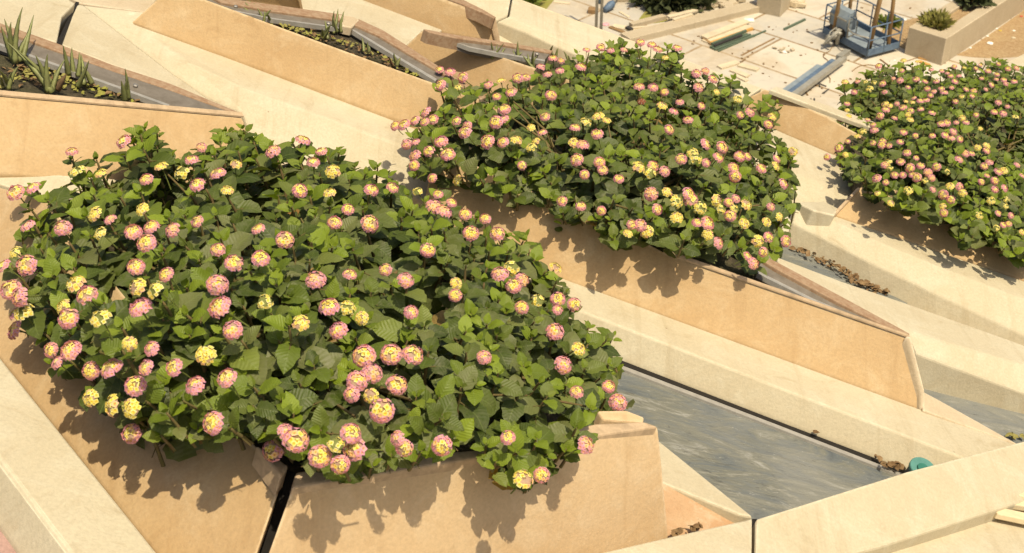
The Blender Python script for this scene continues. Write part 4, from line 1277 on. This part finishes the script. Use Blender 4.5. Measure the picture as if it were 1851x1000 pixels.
leaf_heap('dead_leaves', 'dry weeds in the corner at the foot of the front planter end', [(1212, 966), (1232, 958), (1272, 950)], .010, 22, .012, 4, 4, .010)
leaf_heap('dead_leaves', 'crumbled leaves along the base of the crossing rib, bottom right', [(1570, 992), (1640, 972), (1735, 944), (1780, 926), (1796, 922)], .024, 20, .010, 5, 3, .004)
leaf_heap('dead_leaves', 'dead leaf in the joint beside the right grey sheet', [(1770, 686), (1786, 692)], .004, 4, .022, 6, 2, .004)
leaf_heap('dead_leaves', 'green-brown moss at the tip of the right grey sheet', [(1822, 786), (1851, 790)], .004, 22, .012, 7, 3, .004, 'grass')

leaf_heap('bed_litter', 'scattered dry leaf bits on the soil of the left aloe trough', [(20, 120), (80, 150), (160, 150), (260, 180), (330, 192)], .116, 110, .012, 11, 14, .004)
leaf_heap('bed_litter', 'scattered dry leaf bits on the soil of the top trough', [(450, 30), (560, 58), (640, 85), (740, 130)], .121, 90, .010, 12, 9, .004)
leaf_heap('bed_litter', 'low green ground cover in the left aloe trough', [(0, 150), (60, 130), (130, 150), (250, 185)], .116, 150, .011, 13, 13, .006, 'grass')
leaf_heap('bed_litter', 'low green ground cover in the top trough', [(440, 22), (540, 55), (640, 80), (770, 142)], .121, 170, .010, 14, 7, .006, 'grass')
leaf_heap('bed_litter', 'dry bits and weeds in the soil strip of the middle planter', [(1400, 500), (1450, 525), (1540, 568)], .135, 60, .010, 15, 4, .004, 'grass')
def site_debris():
    rg = random.Random(77)
    mb = MB()
    for _ in range(170):
        x = rg.uniform(1120, 1650); y = rg.uniform(10, 200)
        c = G(x, y)
        a = rg.uniform(0, 3.14); s1 = rg.uniform(.015, .07); s2 = s1 * rg.choice((.3, .8, 5, 9)) if rg.random() < .12 else s1 * .7
        dx = Vector((math.cos(a), math.sin(a), 0)); dy = Vector((-dx.y, dx.x, 0))
        s1, s2 = min(s1, .05), min(s2, .25)
        mb.box8([c - dx * s2 - dy * s1 * .5, c + dx * s2 - dy * s1 * .5, c + dx * s2 + dy * s1 * .5, c - dx * s2 + dy * s1 * .5], UP * s1 * .5)
    o = mb.build('site_debris', M['dry'], None, origin=mb.v[0].copy())
    tag(o, 'small brown chips and twigs strewn over the plaza paving', 'debris', None, 'stuff')
    mb = MB()
    for (x0_, y0_, k) in ((1500, 150, 1), (1540, 130, 4)):
        rg = random.Random(k)
        p = G(x0_, y0_) + UP * .02; pts = [p]
        a = rg.uniform(0, 6.28)
        for _ in range(14):
            a += rg.uniform(-.7, .7)
            p = p + Vector((math.cos(a), math.sin(a), 0)) * .28; pts.append(p)
        mb2 = MB(); mb2.tube(pts, .014, 5)
        o = mb2.build('cable', M['timber'], None, True, origin=pts[0].copy())
        tag(o, ['', 'loose brown cable on the paving right of the boom', 'loose cable on the paving left of the boom', 'thin cable beside the small stones at the paving centre', 'loose cable in front of the lift basket', 'thin cable by the board stack'][k], 'cable', 'loose cables on the paving')
site_debris()

# teal plastic cap
def cap():
    c = P(1664, 853, .03)
    t = thing('plastic_cap', c, 'round teal plastic cap wedged behind the crossing rib at the lower right', 'plastic cap')
    ax = (NRM + RT * -.05 - FW * .35).normalized()
    x = ax.cross(UP).normalized(); y = ax.cross(x).normalized()
    def disc(name, r0, z0, z1, mat, off=Vector((0, 0, 0)), r1=None):
        mb = MB(); n = 32
        r1 = r1 or r0 * .95
        for z_, r_ in ((z0, r0), (z1 * .8 + z0 * .2, r0), (z1, r1)):
            for k in range(n):
                a = 2 * math.pi * k / n
                mb.v.append(c + off + x * math.cos(a) * r_ + y * math.sin(a) * r_ + ax * z_)
        for i in range(2):
            for k in range(n):
                a = i * n + k; b_ = i * n + (k + 1) % n
                mb.f.append((a, b_, b_ + n, a + n))
        mb.f.append(tuple(range(2 * n, 3 * n)))
        mb.f.append(tuple(reversed(range(n))))
        mb.build(name, M[mat], t, False)
    disc('cap_skirt', .022, -.03, .004, 'slate')
    disc('cap_rim', .024, .0045, .012, 'teal')
    disc('cap_hub', .010, .0125, .016, 'teal_dark', x * .004)
cap()
# sawn offcuts bottom right
def offcut(label, a, b, wd, th, h):
    A = P(a[0], a[1], h); B_ = P(b[0], b[1], h)
    mb = MB(); mb.bar(A, B_, wd, th, NRM)
    o = mb.build('wood_offcut', M['offcut'], None, origin=A)
    md = o.modifiers.new('b', 'BEVEL'); md.width = .002; md.segments = 2
    tag(o, label, 'wood offcut', 'pale wood offcuts on the ledge')
offcut('pale sawn offcut on the ledge, the lower and nearer of the pair', (1796, 926), (1900, 948), .022, .012, .034)
offcut('pale sawn offcut lying behind the nearer one on the ledge', (1806, 907), (1905, 922), .020, .012, .036)
offcut('thin pale offcut at the right edge, farthest from the ledge corner', (1835, 893), (1910, 918), .016, .010, .045)

# ================================================================== plaza: building site below
def ubox(mb, c, dx, dy, hx, hy, z0, z1):
    q = [c - dx * hx - dy * hy, c + dx * hx - dy * hy, c + dx * hx + dy * hy, c - dx * hx + dy * hy]
    q = [Vector((p.x, p.y, z0)) for p in q]
    mb.box8(q, UP * (z1 - z0))

def concrete_box():
    # long planter box, top right; corners found on the ground and at its rim height
    hz = .95
    A = G(1643, 49, hz); B_ = G(1711, 70, hz)
    e1 = (B_ - A); e1.z = 0
    wdt = e1.length; e1.normalize()
    Dp = G(1819, 0, hz) - B_; Dp.z = 0
    e2 = Dp.normalized()
    ln = 16
    t = thing('concrete_planter', Vector((A.x, A.y, 0)), 'long grey-beige concrete planter box at the top right of the plaza', 'planter box', 'concrete boxes on the plaza')
    a = Vector((A.x, A.y, 0)); b = Vector((B_.x, B_.y, 0))
    def wall(name, p, q, th, inn):
        mb = MB()
        mb.box8([p, q, q + inn * th, p + inn * th], UP * hz)
        o = mb.build(name, M['box_conc'], t)
        md = o.modifiers.new('b', 'BEVEL'); md.width = .02; md.segments = 2
    th = .42
    wall('wall', a, b, th, e2)
    wall('wall', b + e2 * (th + .003), b + e2 * ln, th, -e1)
    wall('wall', a + e2 * (th + .003), a + e2 * ln, th, e1)
    mb = MB()
    mb.box8([a + e1 * (th - .02) + e2 * (th - .02), b - e1 * (th - .02) + e2 * (th - .02), b - e1 * (th - .02) + e2 * ln, a + e1 * (th - .02) + e2 * ln], UP * (hz - .12))
    mb.build('soil', M['dirt'], t)
    return a, b, e1, e2, hz, th
bxA, bxB, be1, be2, bhz, bth = concrete_box()

def tuft_cloud(name, label, cat, center, rad, count, size, mat, seed, squash=.6, group=None, trunk=True, blade=False):
    rg = random.Random(seed)
    t = thing(name, Vector((center.x, center.y, center.z)), label, cat, group)
    mb = MB()
    for _ in range(count):
        u = Vector((rg.gauss(0, 1), rg.gauss(0, 1), rg.gauss(0, 1))).normalized()
        if u.z < -.2: u.z = -u.z
        rr = rad * rg.uniform(.45, 1.0) * (1 + .35 * noise.noise(u * 2.2 + Vector((seed, 0, 0))))
        p = center + Vector((u.x * rr, u.y * rr, u.z * rr * squash + rad * squash * .25))
        d = (u + Vector((rg.uniform(-.7, .7), rg.uniform(-.7, .7), rg.uniform(-.2, .9)))).normalized()
        x = d.cross(Vector((rg.uniform(-1, 1), rg.uniform(-1, 1), .3))).normalized()
        s = size * rg.uniform(.5, 1.4)
        ww = s * (.12 if blade else .3)
        mb.add([p - x * ww * .4, p + x * ww * .4, p + d * s * .5 + x * ww, p + d * s, p + d * s * .5 - x * ww], [(0, 1, 2, 3, 4)])
    mb.build('foliage', M[mat], t)
    if trunk:
        mb = MB()
        for k in range(5):
            a = rg.uniform(0, 6.28)
            e = center + Vector((math.cos(a), math.sin(a), .9)) * rad * .6
            mb.tube([center, center.lerp(e, .5) + UP * .05, e], [rad * .04, rad * .03, rad * .012], 6)
        mb.build('stems', M['timber'], t)
    return t
tuft_cloud('grass_tuft', 'yellow-green grass tuft in the near end of the concrete planter box', 'grass tuft', G(1690, 48, bhz - .1), .42, 700, .28, 'grass', 3, .5, None, False, True)
tuft_cloud('shrub', 'dark shrub farther back in the concrete planter box', 'shrub', G(1758, 4, bhz), .5, 600, .25, 'shrub', 4, .7)
tuft_cloud('shrub', 'large grey-green bush on the grass bed at the top centre', 'shrub', G(1216, 6), 1.25, 3200, .34, 'shrub', 5, .75)
tuft_cloud('shrub', 'bright green plant peeking above the roofline at the top edge', 'shrub', G(938, 0, .2), .8, 900, .3, 'lowgreen', 6, .6)
tuft_cloud('shrub', 'small weeds growing behind the lift basket', 'shrub', G(1604, 45), .35, 200, .2, 'lowgreen', 8, .4, None, False)

# pillar block
def block(name, label, cat, p0, p1, depth_, hz, mat='box_conc', group=None):
    a = G(*p0); b = G(*p1)
    e1 = (b - a).normalized(); e2 = Vector((-e1.y, e1.x, 0))
    if e2.y < 0: e2 = -e2
    mb = MB(); mb.box8([a, b, b + e2 * depth_, a + e2 * depth_], UP * hz)
    o = mb.build(name, M[mat], None, origin=a)
    md = o.modifiers.new('b', 'BEVEL'); md.width = .02; md.segments = 2
    return tag(o, label, cat, group)
block('concrete_block', 'square grey concrete block at the top edge above the board stack', 'concrete block', (1366, 22), (1410, 31), 1.0, 1.1)
# low kerb beam on the left of the plaza
def kerb(label, p0, p1, wd, hz):
    a = G(*p0); b = G(*p1)
    mb = MB(); mb.bar(a + UP * hz / 2, b + UP * hz / 2, wd, hz)
    o = mb.build('kerb', M['box_conc'], None, origin=a)
    tag(o, label, 'kerb', 'pale kerbs on the plaza')
kerb('long pale kerb crossing the plaza at the top centre', (1130, 76), (1368, 17), .55, .22)
kerb('narrow kerb along the grass bed at the top centre', (1140, 50), (1286, 13), .22, .16)
kerb('narrow pale kerb at the very top, left of the two poles', (1010, -14), (952, 6), .30, .16)

def boards(label, specs, name='board_stack', cat='boards', group='loose boards on the plaza'):
    t = thing(name, G(*specs[0][0]), label, cat, group)
    for (p0, p1, wd, th, z, mat) in specs:
        a = G(*p0) + UP * (z + th / 2); b = G(*p1) + UP * (z + th / 2)
        mb = MB(); mb.bar(a, b, wd, th)
        mb.build('board', M[mat], t)
    return t
boards('stack of pale boards and dark green tubes left of the lift', [
    ((1276, 78), (1352, 48), .42, .05, .0, 'plank'), ((1272, 72), (1350, 42), .30, .05, .06, 'plank'),
    ((1284, 80), (1360, 54), .10, .08, .0, 'orange_plank'), ((1270, 70), (1286, 82), .10, .06, .0, 'timber')])
boards('bundle of dark green tubes on the paving beside the pale boards', [
    ((1284, 88), (1350, 64), .08, .08, .0, 'green_pipe'), ((1288, 90), (1356, 65), .08, .08, .0, 'green_pipe'),
    ((1292, 92), (1364, 66), .07, .07, .0, 'green_pipe'), ((1286, 86), (1348, 62), .08, .08, .085, 'green_pipe'),
    ((1298, 94), (1384, 57), .05, .05, .0, 'green_pipe'), ((1290, 89), (1340, 70), .07, .07, .085, 'dark_metal')], 'tube_bundle', 'tubes')
boards('single dark green tube lying across the paving', [((1417, 55), (1455, 37), .07, .07, .0, 'green_pipe')], 'metal_tube', 'tube')
boards('three white boards half hidden by the middle bush', [
    ((1300, 124), (1334, 114), .25, .06, 0, 'plank'), ((1322, 128), (1352, 140), .22, .06, .0, 'plank'),
    ((1336, 119), (1370, 128), .25, .06, .0, 'plank'), ((1326, 136), (1350, 148), .16, .05, .0, 'plank')])
boards('pale boards dumped on the kerb at the top centre', [
    ((1207, 43), (1258, 30), .2, .07, .2, 'plank'), ((1204, 36), (1262, 29), .16, .07, .0, 'plank'), ((1216, 48), (1250, 38), .14, .05, .22, 'plank')])
boards('two orange planks lying at the foot of the concrete planter box', [
    ((1661, 105), (1693, 113), .16, .05, 0, 'orange_plank'), ((1660, 112), (1680, 119), .12, .05, .0, 'orange_plank')])
boards('thin boards and a beam on the kerb behind the middle bush top', [
    ((1102, 50), (1135, 63), .14, .05, .0, 'timber'), ((1108, 48), (1170, 60), .3, .05, .0, 'plank'), ((1142, 55), (1180, 52), .1, .06, .05, 'plank'),
    ((1132, 54), (1142, 58), .14, .08, .05, 'dark_metal')])
boards('long thin pale strip lying near the top edge of the plaza', [((1001, 4), (1030, 7), .18, .03, 0, 'plank'), ((1120, 22), (1137, 32), .1, .03, 0, 'plank')])
boards('narrow plank on the paving below the green tubes', [((1340, 101), (1400, 70), .05, .03, 0, 'timber')])

# rubble
def rubble(label, centre, n, size, mat, seed, spread):
    rg = random.Random(seed)
    t = thing('rubble_pile', G(*centre), label, 'rubble', 'rubble on the plaza')
    for k in range(n):
        c = G(centre[0] + rg.gauss(0, spread), centre[1] + rg.gauss(0, spread * .3))
        mb = MB()
        a = rg.uniform(0, 3.1)
        dx = Vector((math.cos(a), math.sin(a), 0)); dy = Vector((-dx.y, dx.x, 0))
        tilt = rg.uniform(-.4, .4)
        q = [c + dx * i * size * .5 * rg.uniform(.6, 1.2) + dy * j * size * .35 * rg.uniform(.6, 1.2) for i, j in ((-1, -1), (1, -1), (1, 1), (-1, 1))]
        q = [p + UP * (.02 + (0 if i < 2 else abs(tilt) * size * .4)) for i, p in enumerate(q)]
        mb.box8(q, UP * size * rg.uniform(.12, .4))
        mb.build('slab_piece', M[mat], t)
rubble('heap of broken beige pieces at the top, left of the concrete block', (1312, 10), 16, .45, 'box_conc', 3, 11)
rubble('leaning pale slabs right of the concrete block', (1438, 10), 14, .5, 'plank', 4, 9)
rubble('scattered small stones near the end of the boom', (1412, 92), 7, .14, 'box_conc', 5, 10)

def litter(label, p, size, mat, seed):
    rg = random.Random(seed)
    c = G(*p)
    mb = MB(); n = 10
    top = [c + Vector((math.cos(k / n * 6.283) * size * rg.uniform(.7, 1.1), math.sin(k / n * 6.283) * size * rg.uniform(.7, 1.1), size * rg.uniform(.15, .35))) for k in range(n)]
    bot = [Vector((p_.x + rg.uniform(-.1, .1) * size, p_.y, .01)) for p_ in top]
    apex = c + UP * size * .5
    mb.add(top + bot + [apex], [(k, (k + 1) % n, 2 * n) for k in range(n)] + [(k + n, (k + 1) % n + n, (k + 1) % n, k) for k in range(n)])
    o = mb.build('litter', M[mat], None, origin=c)
    tag(o, label, 'litter', 'litter on the plaza')
for a in [('white plastic bag on the bare earth, the biggest litter on the right', (1790, 79), .12, 'white', 1),
          ('white scrap on the earth above the plastic bag', (1800, 52), .07, 'white', 2), ('crumpled white scrap beside the box wall, right earth', (1785, 66), .06, 'white', 3),
          ('pale scrap at the right of the earth patch', (1833, 56), .06, 'white', 4), ('small pale scrap below, toward the planter box', (1754, 87), .05, 'white', 5),
          ('greyish scrap right of the big plastic bag', (1832, 69), .08, 'plank', 6), ('red scrap at the right edge of the earth', (1846, 30), .07, 'red', 7),
          ('yellow scrap on the earth above the bag', (1808, 56), .06, 'yellow', 8), ('white box on the paving at the end of the board stack', (1354, 38), .2, 'white', 9),
          ('small white lump at the middle of the paving', (1419, 95), .1, 'white', 10), ('pink scrap left of the boards, under the two poles', (1095, 45), .14, 'pinklit', 11),
          ('white bottle on the earth behind the lift basket', (1635, 36), .09, 'white', 12), ('pink scrap on the boards at the top centre', (1175, 60), .08, 'pinklit', 13),
          ('white scrap on the paving below the lift basket', (1617, 110), .05, 'white', 14)]:
    litter(*a)

# two scaffold poles at the top centre
for i, (px_, lb) in enumerate(((1077, 'left one of the two upright grey poles beyond the roofline'), (1086, 'right one of the two upright grey poles beyond the roofline'))):
    mb = MB()
    b = G(px_, 62)
    mb.tube([b, b + UP * 4.0], .05, 10)
    o = mb.build('scaffold_pole', M['grey_metal'], None, True, origin=b)
    tag(o, lb, 'pole', 'upright scaffold poles')
# blue cable drum / machine part
def blue_part():
    c = G(1093, 24)
    t = thing('welding_torch', c, 'small blue tool with a bent grey arm lying beside the two poles', 'tool')
    mb = MB(); mb.tube([c + UP * .12, c + Vector((.25, .3, .2)), c + Vector((.32, .42, .24))], [.10, .15, .08], 10)
    mb.build('body', M['blue'], t, True)
    mb = MB(); mb.tube([c + Vector((.3, .4, .22)), c + Vector((.6, 1.0, .5)), c + Vector((1.1, 1.3, .55)), c + Vector((1.6, 2.2, .4))], .08, 8)
    mb.build('arm', M['grey_metal'], t, True)
    mb = MB(); mb.tube([c + Vector((-.1, .9, .05)), c + Vector((-.1, .9, .35))], .1, 10)
    mb.build('knob', M['blue'], t, True)
blue_part()
block('stone_block', 'brownish stone lying left of the blue tool and poles', 'stone', (1062, 25), (1078, 26), .3, .15, 'timber')
block('concrete_block', 'long pale block at the top edge right of the poles', 'concrete block', (1115, 4), (1144, 4), .5, .35)

# ---- boom lift basket
def lift():
    A = G(1487, 66); B_ = G(1566, 109); D = G(1622, 93)
    e1 = (B_ - A).normalized()
    e2 = Vector((-e1.y, e1.x, 0))
    if (D - B_).dot(e2) < 0: e2 = -e2
    ln = (B_ - A).length; wd = max(.9, (D - B_).dot(e2))
    t = thing('lift_basket', A, 'blue boom lift basket with railings on the paving at the upper right', 'lift')
    z0 = .12
    O = A.copy(); O.z = 0
    def pt(u, v, z): return O + e1 * (u * ln) + e2 * (v * wd) + UP * z
    mb = MB()
    mb.box8([pt(0, 0, z0), pt(1, 0, z0), pt(1, 1, z0), pt(0, 1, z0)], UP * .05)
    mb.build('floor', M['blue_pale'], t)
    # toe boards
    for (u0, v0, u1, v1) in ((0, 0, 1, 0), (1, 0, 1, 1), (1, 1, 0, 1), (0, 1, 0, 0)):
        mb = MB(); mb.bar(pt(u0, v0, z0 + .13), pt(u1, v1, z0 + .13), .03, .22)
        mb.build('toe_board', M['blue'], t)
    zt = 1.15
    posts = [(0, 0), (.5, 0), (1, 0), (1, 1), (.68, 1), (.34, 1), (0, 1), (1, .5), (0, .5)]
    for (u, v) in posts:
        mb = MB(); mb.tube([pt(u, v, z0), pt(u, v, zt)], .024, 8)
        mb.build('post', M['blue'], t, True)
    for z in (zt, .68):
        mb = MB()
        ring = [pt(0, 0, z), pt(1, 0, z), pt(1, 1, z), pt(0, 1, z), pt(0, 0, z)]
        for i in range(4):
            if i == 0 and z == zt:
                mb.tube([pt(0, 0, z), pt(.12, 0, z)], .024, 8)
                mb.tube([pt(.55, 0, z), pt(1, 0, z)], .024, 8); continue
            mb.tube([ring[i], ring[i + 1]], .024, 8)
        mb.build('top_rail' if z == zt else 'mid_rail', M['blue'], t, True)
    # pale curved rail bulging to the viewer
    mb = MB()
    pts = [pt(.5 + .5 * s, -.16 * math.sin(math.pi * s), .78) for s in [i / 10 for i in range(11)]]
    mb.tube(pts, .025, 8)
    mb.build('curved_rail', M['grey_metal'], t, True)
    # control box
    mb = MB()
    prof = [(0, .62), (0, 1.02), (.12, 1.22), (.34, 1.25), (.42, .95), (.42, .62)]
    a = [pt(.13, 0, 0) + e2 * (d - .08) + UP * z for d, z in prof]
    b = [pt(.52, 0, 0) + e2 * (d - .08) + UP * z for d, z in prof]
    n = len(prof)
    mb.add(a + b, [tuple(range(n)), tuple(reversed(range(n, 2 * n)))] + [(i, (i + 1) % n, n + (i + 1) % n, n + i) for i in range(n)])
    cb = mb.build('control_box', M['blue_pale'], t)
    bm = bmesh.new(); bm.from_mesh(cb.data); bmesh.ops.recalc_face_normals(bm, faces=bm.faces); bm.to_mesh(cb.data); bm.free()
    mb = MB()
    mb.bar(pt(.14, 0, .98) - e2 * .10, pt(.51, 0, .98) - e2 * .10, .03, .05)
    mb.bar(pt(.15, 0, .66) - e2 * .10, pt(.15, 0, 1.0) - e2 * .10, .03, .03)
    mb.build('box_trim', M['grey_metal'], t)
    # dark machinery under the control box
    mb = MB()
    rg = random.Random(5)
    for k in range(14):
        c = pt(rg.uniform(.16, .5), rg.uniform(-.05, .25), rg.uniform(.15, .55))
        s = rg.uniform(.06, .16)
        dx = Vector((rg.uniform(-1, 1), rg.uniform(-1, 1), 0)).normalized(); dy = Vector((-dx.y, dx.x, 0))
        q = [c + dx * i * s + dy * j * s * .6 for i, j in ((-1, -1), (1, -1), (1, 1), (-1, 1))]
        mb.box8(q, UP * s * rg.uniform(.5, 1.6))
    mb.build('machinery', M['dark_metal'], t)
    # grey handle loop
    mb = MB()
    mb.tube([pt(.56, -.05, .45), pt(.56, -.05, 1.05), pt(.56, .15, 1.12), pt(.56, .22, .9), pt(.56, .22, .5), pt(.56, -.05, .45)], .025, 8)
    mb.build('handle', M['grey_metal'], t, True)
    # jib joint and boom arm lying on the ground
    J = pt(.40, -.10, .35)
    mb = MB()
    for k in range(8):
        c = J - e2 * (.05 + .05 * k) + e1 * rg.uniform(-.1, .12) + UP * (.25 - .05 * k)
        mb.tube([c - e1 * .1, c + e1 * .1], rg.uniform(.04, .09), 8)
    mb.tube([J + UP * .3, J - UP * .25], .07, 8)
    for k in range(5):
        s0 = J + e1 * rg.uniform(-.15, .15) + UP * .3
        mb.tube([s0, s0 - e2 * .25 - UP * .1, J - e2 * .6 - UP * .18], .02, 6)
    mb.build('jib_joint', M['grey_metal'], t, True)
    S = G(1520, 100, .32); E = G(1425, 170, .32)
    dirb = (E - S).normalized()
    E = E + dirb * 5
    side = dirb.cross(UP)
    if side.dot(RT) < 0: side = -side
    mb = MB(); mb.bar(S + side * .12 - UP * .08, E + side * .12 - UP * .08, .19, .15)
    mb.build('boom_section', M['grey_metal'], t)
    mb = MB(); mb.bar(S + dirb * .3 - side * .10 - UP * .12, E - side * .10 - UP * .12, .16, .12)
    mb.build('boom_section', M['blue'], t)
    mb = MB(); mb.bar(S + dirb * .8 - side * .32 - UP * .18, E - side * .32 - UP * .18, .22, .08)
    mb.build('boom_section', M['blue_pale'], t)
    mb = MB(); mb.bar(S - dirb * .5 - UP * .05, S + dirb * .15 - UP * .05, .2, .16)
    mb.build('boom_head', M['grey_metal'], t)
    mb = MB()
    for k in range(6):
        c = S + dirb * (1.8 + k * .5) + side * rg.uniform(.3, .6) - UP * .3
        mb.tube([c, c + Vector((rg.uniform(-.3, .3), rg.uniform(-.3, .3), .02)), c + Vector((rg.uniform(-.5, .5), rg.uniform(-.5, .5), .02))], .02, 6)
    mb.build('cable', M['dark_metal'], t, True)
    # four timber poles standing in the basket
    lbl = ['leftmost of the four timber poles standing in the lift basket', 'timber pole behind the control box of the lift',
           'thickest and palest timber pole, near the middle of the lift basket', 'rightmost timber pole standing in the lift basket']
    for i, ((x0_, y0_), (x1_, y1_), r_) in enumerate((((1506, 68), (1518, -6), .075), ((1530, 62), (1539, -6), .065), ((1570, 92), (1592, -6), .085), ((1605, 88), (1616, -6), .07))):
        b = G(x0_, y0_, z0 + .06)
        zb = (b - CAM).dot(FW)
        # near vertical, leaning as in the picture
        tp = Z(x1_, y1_, zb - (y0_ - y1_) / FPX * zb * math.tan(PITCH) * .98)
        tp = b + (tp - b) * 1.7
        mb = MB(); mb.tube([b, b.lerp(tp, .5), tp], [r_, r_ * .95, r_ * .85], 10)
        o = mb.build('timber_pole', M['timber'], None, True, origin=b)
        tag(o, lbl[i], 'pole', 'timber poles in the lift basket')
lift()
# cream parapet corner right behind the bush
o = solid('concrete_rib', [[(1790, 128, .10), (1853, 96, .10), (2000, 30, .10), (2000, 200, .10), (1853, 170, .10)]], M['cream'], drop=.2)
tag(o, 'bright cream parapet corner at the right edge above the right bush', 'roof rib', 'cream concrete ribs of the roof')
